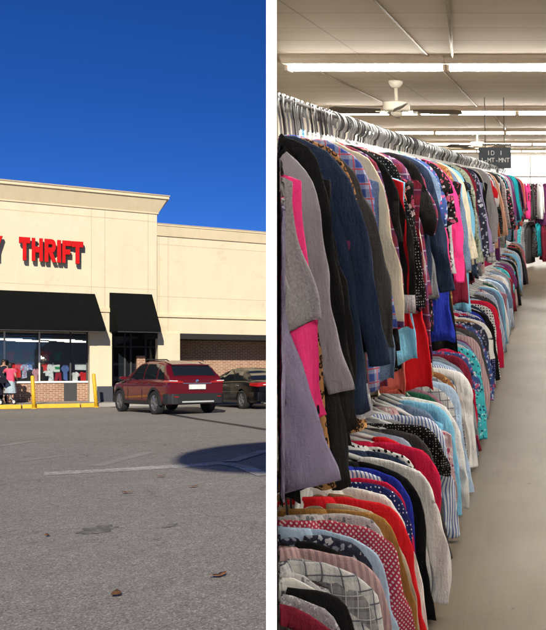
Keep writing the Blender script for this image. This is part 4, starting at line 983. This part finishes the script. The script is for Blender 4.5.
# (describing words, kind, material, x-shift of its outer edge, length, sleeve, options)
BK = (.006,.006,.007); NV = (.018,.030,.075); WH = (.84,.83,.82)
F = lambda k: FB[k]
for k, m_ in [('lilac', solid((.20,.175,.28))), ('greymarl', marl((.22,.21,.23),(.38,.36,.39))), ('pink', solid((.90,.05,.25))), ('black', solid(BK,.3)), ('palegrey', solid((.30,.28,.33))),
  ('navy', solid((.015,.026,.060))), ('blueplaid', plaid((.05,.09,.36),(.50,.56,.78),(.62,.05,.09),.06)), ('burgplaid', plaid((.20,.03,.06),(.07,.03,.12),(.35,.3,.4))), ('leopard', leopard()), ('cream', solid((.70,.62,.47))),
  ('red', solid((.70,.015,.025))), ('coral', solid((.92,.22,.17))), ('skyblue', solid((.22,.55,.80))), ('denim', marl((.09,.15,.28),(.22,.31,.45))), ('darkdenim', marl((.02,.035,.08),(.05,.08,.15))), ('cobalt', solid((.015,.03,.34))),
  ('white', solid(WH,.05)), ('blackfloral', floral(BK,(.30,.05,.10),(.45,.38,.40),34)), ('sage', floral((.30,.34,.26),(.12,.15,.10),(.55,.55,.45),40)), ('brownpaisley', floral((.28,.12,.05),(.55,.35,.15),(.10,.03,.02),36)), ('lavender', solid((.38,.30,.55))),
  ('rust', solid((.42,.10,.03))), ('peach', solid((.72,.40,.28))), ('charcoal', solid((.05,.05,.055))), ('grey', solid((.24,.25,.27))), ('teal', solid((.02,.40,.48))), ('turqprint', floral((.05,.45,.52),(.02,.05,.10),(.5,.7,.7),40)), ('maroon', solid((.16,.012,.03))),
  ('mauve', solid((.27,.13,.18))), ('yellowplaid', plaid((.016,.014,.012),(.05,.045,.02),(.50,.33,.06),.10)), ('tanknit', marl((.24,.13,.07),(.36,.22,.13))), ('blackdots', dots(BK,(.6,.6,.62),70,.2)), ('bigdots', dots((.80,.79,.78),BK,34,.30)),
  ('whiteplaid', plaid((.66,.66,.66),(.42,.43,.46),(.05,.06,.09),.06)), ('greyfloral', floral((.50,.49,.51),(.16,.17,.20),(.68,.66,.68),36)), ('pinkstripe', stripes((.52,.36,.37),(.36,.24,.26),.02,.5)), ('hounds', houndstooth((.66,.58,.58),(.38,.03,.07))),
  ('darkfloral', floral((.025,.028,.05),(.30,.32,.42),(.55,.55,.62),30)), ('ochre', solid((.33,.17,.05))), ('beige', solid((.47,.38,.29))), ('navydots', dots((.012,.018,.10),(.7,.7,.75),50,.2)), ('crimson', solid((.55,.012,.06))), ('lightblue', solid((.45,.60,.80))),
  ('steel', solid((.20,.26,.34))), ('bluestripe', stripes((.78,.82,.88),(.10,.17,.42),.014,.4)), ('olive', solid((.11,.12,.06))), ('plum', solid((.14,.03,.12))), ('green', solid((.012,.075,.045))), ('greyplaid', plaid((.30,.30,.32),(.13,.13,.15),(.6,.6,.6),.05)), ('redcheck', plaid((.5,.03,.04),(.1,.01,.02),(.6,.55,.5),.05)), ('lace', floral((.33,.33,.37),(.62,.62,.66),(.2,.2,.24),70)),
  ('pinkfloral', floral((.62,.40,.42),(.75,.7,.7),(.35,.05,.12),36)), ('bluefloral', floral((.04,.08,.25),(.5,.55,.7),(.55,.1,.2),34))]: FB[k] = m_
DESC = {'lilac':'lilac','greymarl':'grey marl','pink':'hot pink','black':'black','palegrey':'pale grey','navy':'navy','blueplaid':'blue plaid','burgplaid':'burgundy plaid','leopard':'leopard print','cream':'cream','red':'red','coral':'coral','skyblue':'sky blue','denim':'denim','darkdenim':'dark denim','cobalt':'cobalt blue','white':'white','blackfloral':'black floral','sage':'sage print','brownpaisley':'brown paisley','lavender':'lavender','rust':'rust','peach':'peach','charcoal':'charcoal','grey':'grey','teal':'teal','turqprint':'turquoise print','maroon':'maroon','mauve':'mauve','yellowplaid':'yellow plaid','tanknit':'tan knit','blackdots':'black dotted','bigdots':'white spotted','whiteplaid':'white plaid','greyfloral':'grey floral','pinkstripe':'pink striped','hounds':'red houndstooth','darkfloral':'dark floral','ochre':'ochre','beige':'beige','navydots':'navy dotted','crimson':'crimson','lightblue':'light blue','steel':'steel blue','bluestripe':'blue striped','olive':'olive','plum':'plum','green':'dark green','greyplaid':'grey plaid','redcheck':'red checked','lace':'grey lace','pinkfloral':'pink floral','bluefloral':'blue floral'}
# upper rail, nearest first: (Y, fabric, kind, outer-edge x at chest, length, sleeve, extra)
UP = [
 (1.60,'lilac','shirt',-.500,.72,'none',dict(flare=.13)),
 (1.71,'pink','dress',-.492,.62,'none',dict(flare=.03)),
 (1.68,'greymarl','t_shirt',-.492,.40,'none',dict(flare=.03)),
 (1.77,'black','cardigan',-.510,.80,'long',dict(out=.04)),
 (1.88,'black','dress',-.555,.80,'none',dict(flare=.06)),
 (1.95,'palegrey','sweater',-.500,.74,'long',dict(out=.07)),
 (2.02,'leopard','blouse',-.545,.86,'none',dict(flare=.05)),
 (2.10,'black','dress',-.505,.88,'long',dict(out=.06,flare=.05)),
 (2.28,'navy','blouse',-.475,.74,'long',dict(out=.10,flare=.07,hem='lace')),
 (2.36,'burgplaid','shirt',-.54,.66,'half',dict(collar=True)),
 (2.44,'leopard','blouse',-.520,.84,'long',dict(out=.05)),
 (2.58,'blueplaid','shirt',-.490,.74,'long',dict(out=.06,collar=True)),
 (2.70,'cream','blouse',-.495,.80,'long',dict(out=.05)),
 (2.82,'black','t_shirt',-.545,.62,'half',dict()),
 (2.95,'black','shirt',-.50,.76,'long',dict(out=.06,cuff='greymarl')),
 (3.04,'skyblue','blouse',-.535,.60,'half',dict()),
 (3.18,'coral','dress',-.515,.90,'long',dict(out=.06)),
 (3.28,'red','dress',-.500,.92,'none',dict(flare=.06)),
 (3.42,'cream','dress',-.50,.86,'none',dict(flare=.05)),
 (3.62,'navy','blouse',-.445,.58,'long',dict(out=.09,flare=.03)),
 (3.74,'blackfloral','blouse',-.51,.66,'half',dict()),
 (3.90,'denim','jacket',-.480,.64,'long',dict(out=.05,collar=True)),
 (4.02,'cobalt','dress',-.49,.86,'none',dict(flare=.05)),
 (4.15,'black','dress',-.51,.94,'none',dict(flare=.07)),
 (4.30,'blackfloral','blouse',-.47,.60,'half',dict()),
 (4.45,'pink','cardigan',-.465,.80,'long',dict(out=.06)),
 (4.62,'leopard','blouse',-.52,.76,'long',dict()),
 (4.80,'brownpaisley','dress',-.50,.84,'long',dict()),
 (5.05,'cream','dress',-.45,.62,'long',dict(out=.10,flare=.06)),
 (5.30,'beige','blouse',-.50,.82,'long',dict()),
 (5.55,'sage','shirt',-.455,.70,'long',dict(out=.07)),
 (5.80,'charcoal','cardigan',-.50,.76,'long',dict()),
 (6.05,'darkfloral','dress',-.47,.78,'long',dict(out=.06)),
 (6.35,'lavender','blouse',-.46,.70,'long',dict()),
 (6.60,'black','jacket',-.48,.72,'long',dict()),
 (6.95,'greymarl','sweater',-.46,.66,'long',dict()),
 (7.25,'red','t_shirt',-.48,.70,'short',dict()),
 (7.55,'rust','cardigan',-.48,.74,'long',dict()),
 (7.9,'blackdots','blouse',-.47,.70,'long',dict()),
 (8.3,'peach','blouse',-.46,.74,'long',dict(out=.08)),
 (8.7,'charcoal','shirt',-.48,.72,'long',dict()),
]
fillU = ['black','charcoal','grey','navy','blackfloral','maroon','beige','darkdenim','plum','white','olive']
# fill between the listed ones
UPX = list(UP)
y = 1.84
brightU = ['white','pink','red','cream','whiteplaid','bluestripe','black','coral','greyfloral','black','navy','blackdots','redcheck','black','burgplaid','skyblue','pinkfloral','bluefloral','charcoal','denim']
while y < 8.8:
    if min(abs(y-u[0]) for u in UP) > .028: UPX.append((y, rng.choice(brightU if rng.random() < .72 else fillU) if y > 2.34 else rng.choice(('black','black','navy','black','darkdenim')), rng.choice(('shirt','blouse','shirt','t_shirt','cardigan')), (-.535 if y < 2.34 else -.503)+rng.uniform(-.018,.016), rng.uniform(.58,.86), rng.choice(('long','long','none','half') if y > 2.34 else ('long','none')), {}))
    y += .052+.004*max(0, y-3)
allU = ['black','charcoal','grey','navy','blackfloral','maroon','beige','darkdenim','plum','white','olive','coral','peach','rust','cream','denim','teal','pinkfloral','bluefloral','lavender','burgplaid','greyplaid','red','sage','brownpaisley']
y = 9.0
while y < 14.8:
    UPX.append((y, rng.choice(allU), rng.choice(('shirt','blouse','sweater','cardigan')), -.45+rng.uniform(-.05,.03), rng.uniform(.58,.84), 'long', {})); y += .12+.012*(y-9)
UPX.sort(key=lambda u: u[0])
LOWN = ['tanknit','blackdots','yellowplaid','mauve','maroon','lace','black','white','greyfloral','whiteplaid','greyplaid','pinkstripe','black','darkfloral','lightblue','hounds','greyfloral','ochre','beige','red','tanknit','white','navydots','crimson','bluestripe','cobalt','black',
  'white','navy','bigdots','crimson','red','lightblue','charcoal','blackdots','grey','bluestripe','steel','pinkfloral','denim','skyblue','white','grey','green','mauve','whiteplaid','lightblue','denim','greyplaid','brownpaisley','white','bluestripe','lightblue','steel','grey','maroon','bluefloral','crimson','turqprint','maroon','greyfloral','denim','plum','pinkstripe','teal','grey','charcoal','maroon','bluefloral','darkfloral']
LOX = []; y = 1.70
big = {15:.035, 27:.05, 22:.0, 30:.03, 11:.02, 19:.02, 41:.03, 58:.03, 36:.02, 50:.03}
LOWN = LOWN+LOWN[20:66]
for i, k in enumerate(LOWN):
    LOX.append((y, k, rng.choice(('shirt','blouse','shirt','t_shirt','sweater')), -.445+big.get(i, rng.uniform(-.045,.015)), rng.uniform(.50,.61), 'long' if (i in big or rng.random() < .66) else rng.choice(('half','short','none')), dict(out=rng.uniform(.03,.085))))
    y += .036+.0008*i+rng.uniform(-.008,.009)
allL = list(dict.fromkeys(LOWN))
while y < 14.8:
    LOX.append((y, rng.choice(allL), rng.choice(('shirt','blouse','sweater')), -.44+rng.uniform(-.045,.03), rng.uniform(.50,.60), 'long', {})); y += .085+.012*(y-6.0)
seen = {}
def words(k, kind): return DESC[k]+' '+{'t_shirt':'tee'}.get(kind, kind)
def hang_row(rowlist, Z, row):
    n = len(rowlist)
    names = [words(u[1], u[2]) for u in rowlist]
    for i, (Y, k, kind, edge, length, sleeve, ex) in enumerate(rowlist):
        ex = dict(ex); near = Y < 7.5
        if 'hem' in ex: ex['hem'] = FB[ex['hem']]
        if 'cuff' in ex: ex['cuff'] = FB[ex['cuff']]
        r = random.Random(i*31+(5 if row == 'upper' else 900))
        sw = .205+r.uniform(-.012,.015); fl = ex.get('flare', .02)
        ex.setdefault('out', r.uniform(.035,.10))
        ov = {'long':.046+.5*ex['out'], 'half':.046+.2*ex['out'], 'short':.046, 'none':.0+.6*fl}[sleeve]
        X = edge-(sw+ov)
        X = max(min(X, XRL+.045), XRL-.05); sw = edge-X-ov
        o = garment(X, Y, Z-(.045 if row == 'upper' else .042), FB[k], kind, yaw=r.uniform(-.16,.16), sw=sw, length=length, sleeve=sleeve, near=near, seed=i*7+(3 if row == 'upper' else 4000), sway=r.uniform(-.01,.02), thick=.009 if Y < 8 else .03, **{**ex, 'collar': ex.get('collar', near and (kind == 'shirt' or (row == 'lower' and r.random() < .4)))})
        a = 'the '+names[i-1] if i else ''; b = 'the '+names[i+1] if i+1 < n else ''
        if i == 0: lab = f'{names[i]} nearest the white wall on the {row} rail'
        elif i == n-1: lab = f'{names[i]} at the far end of the {row} rail'
        else: lab = f'{names[i]} between {names[i-1]} and {names[i+1]} on {row} rail'
        if lab in seen:
            for q in ('farther ', 'distant ', 'faraway ', 'remote ', 'receding ', 'very distant ', 'barely visible ', 'half hidden '):
                if q+lab not in seen: lab = q+lab; break
        seen[lab] = 1
        tag(o, lab, {'t_shirt':'t-shirt'}.get(kind, kind), 'clothes on the '+row+' rail')
        if Y*cT > 2.46 or (row == 'lower' and Y > 2.35): add_hanger(XRL+r.uniform(-.004,.004), Y, Z, r.uniform(-.35,.35), row)
hang_row(UPX, ZU, 'upper'); hang_row(LOX, ZL, 'lower')
# spare hangers crowding the upper rail
y = 2.60; k = 0
while y < 9.5 and k < 150:
    if k in (5, 40): add_hanger(XRL, y, ZU, .1, 'upper', M['bluehanger'] if k == 5 else M['greenhanger'], 'bright blue plastic hanger above the burgundy plaid shirt' if k == 5 else 'bright green plastic hanger among the clear ones on the upper rail')
    else: add_hanger(XRL+rng.uniform(-.006,.006), y+rng.uniform(-.012,.012), ZU, rng.uniform(-.75,.75), 'upper')
    y += .037+.0006*k; k += 1

# racks at the far end of the aisle
def far_rack(X0, X1, Y, lab, tiers, where):
    e_ = empty('clothes_rack', MI @ Matrix.Translation((X0, Y, 0)), lab, 'clothes rack'); L = X1-X0
    for z, _ in tiers: mb = MB(); mb.tube([(0,0,z),(L,0,z)], .014, 8); mb.build('rail', M['rail'], e_)
    for x in (.03, L-.03): mb = MB(); mb.tube([(x,0,.02),(x,0,tiers[0][0]-.01)], .018, 8); p = mb.build('upright', M['rail'], e_); mb = MB(); mb.tube([(x,-.3,.03),(x,.3,.03)], .02, 8); mb.build('foot', M['rail'], p)
    for ti, (z, cols) in enumerate(tiers):
        n = len(cols); tn = ('upper', 'lower')[ti] if len(tiers) > 1 else 'only'
        for i, c_ in enumerate(cols):
            nm = ('blouse','shirt','sweater')[i % 3]
            o = garment(X0+.1+(L-.2)*i/(n-1), Y+rng.uniform(-.02,.02), z-.05, FB[c_], nm, yaw=R(90)+rng.uniform(-.7,.7), sw=.19, length=rng.uniform(.62,.8) if len(tiers) > 1 else rng.uniform(.7,1.0), near=False, sleeve=('long','half')[i % 2], seed=900+i+50*ti, thick=.04, out=.04)
            tag(o, f'{DESC[c_]} {nm} on {tn} rail of {where}'+(' beside the '+DESC[cols[i-1]]+' one' if i else ' at its left end'), nm, 'clothes on the '+where)
far_rack(-1.15, .75, 16.8, 'two tier rack of colourful clothes standing across the far aisle end', [
    (1.74, ['cream','maroon','black','coral','greyfloral','black','turqprint','pink','charcoal','blackfloral','white','plum','burgplaid','teal','crimson','black','pinkfloral','navy','red','beige','denim','black']),
    (.98, ['white','teal','plum','black','turqprint','mauve','greyplaid','charcoal','blackdots','teal','maroon','lace','navy','plum','black','skyblue','charcoal','bluefloral','grey','blackfloral'])], 'far cross rack')
far_rack(.95, 2.2, 12.0, 'short rack of coloured clothes on the right of the aisle', [(1.66, ['navy','maroon','denim','black','coral','charcoal','teal'])], 'right hand rack')
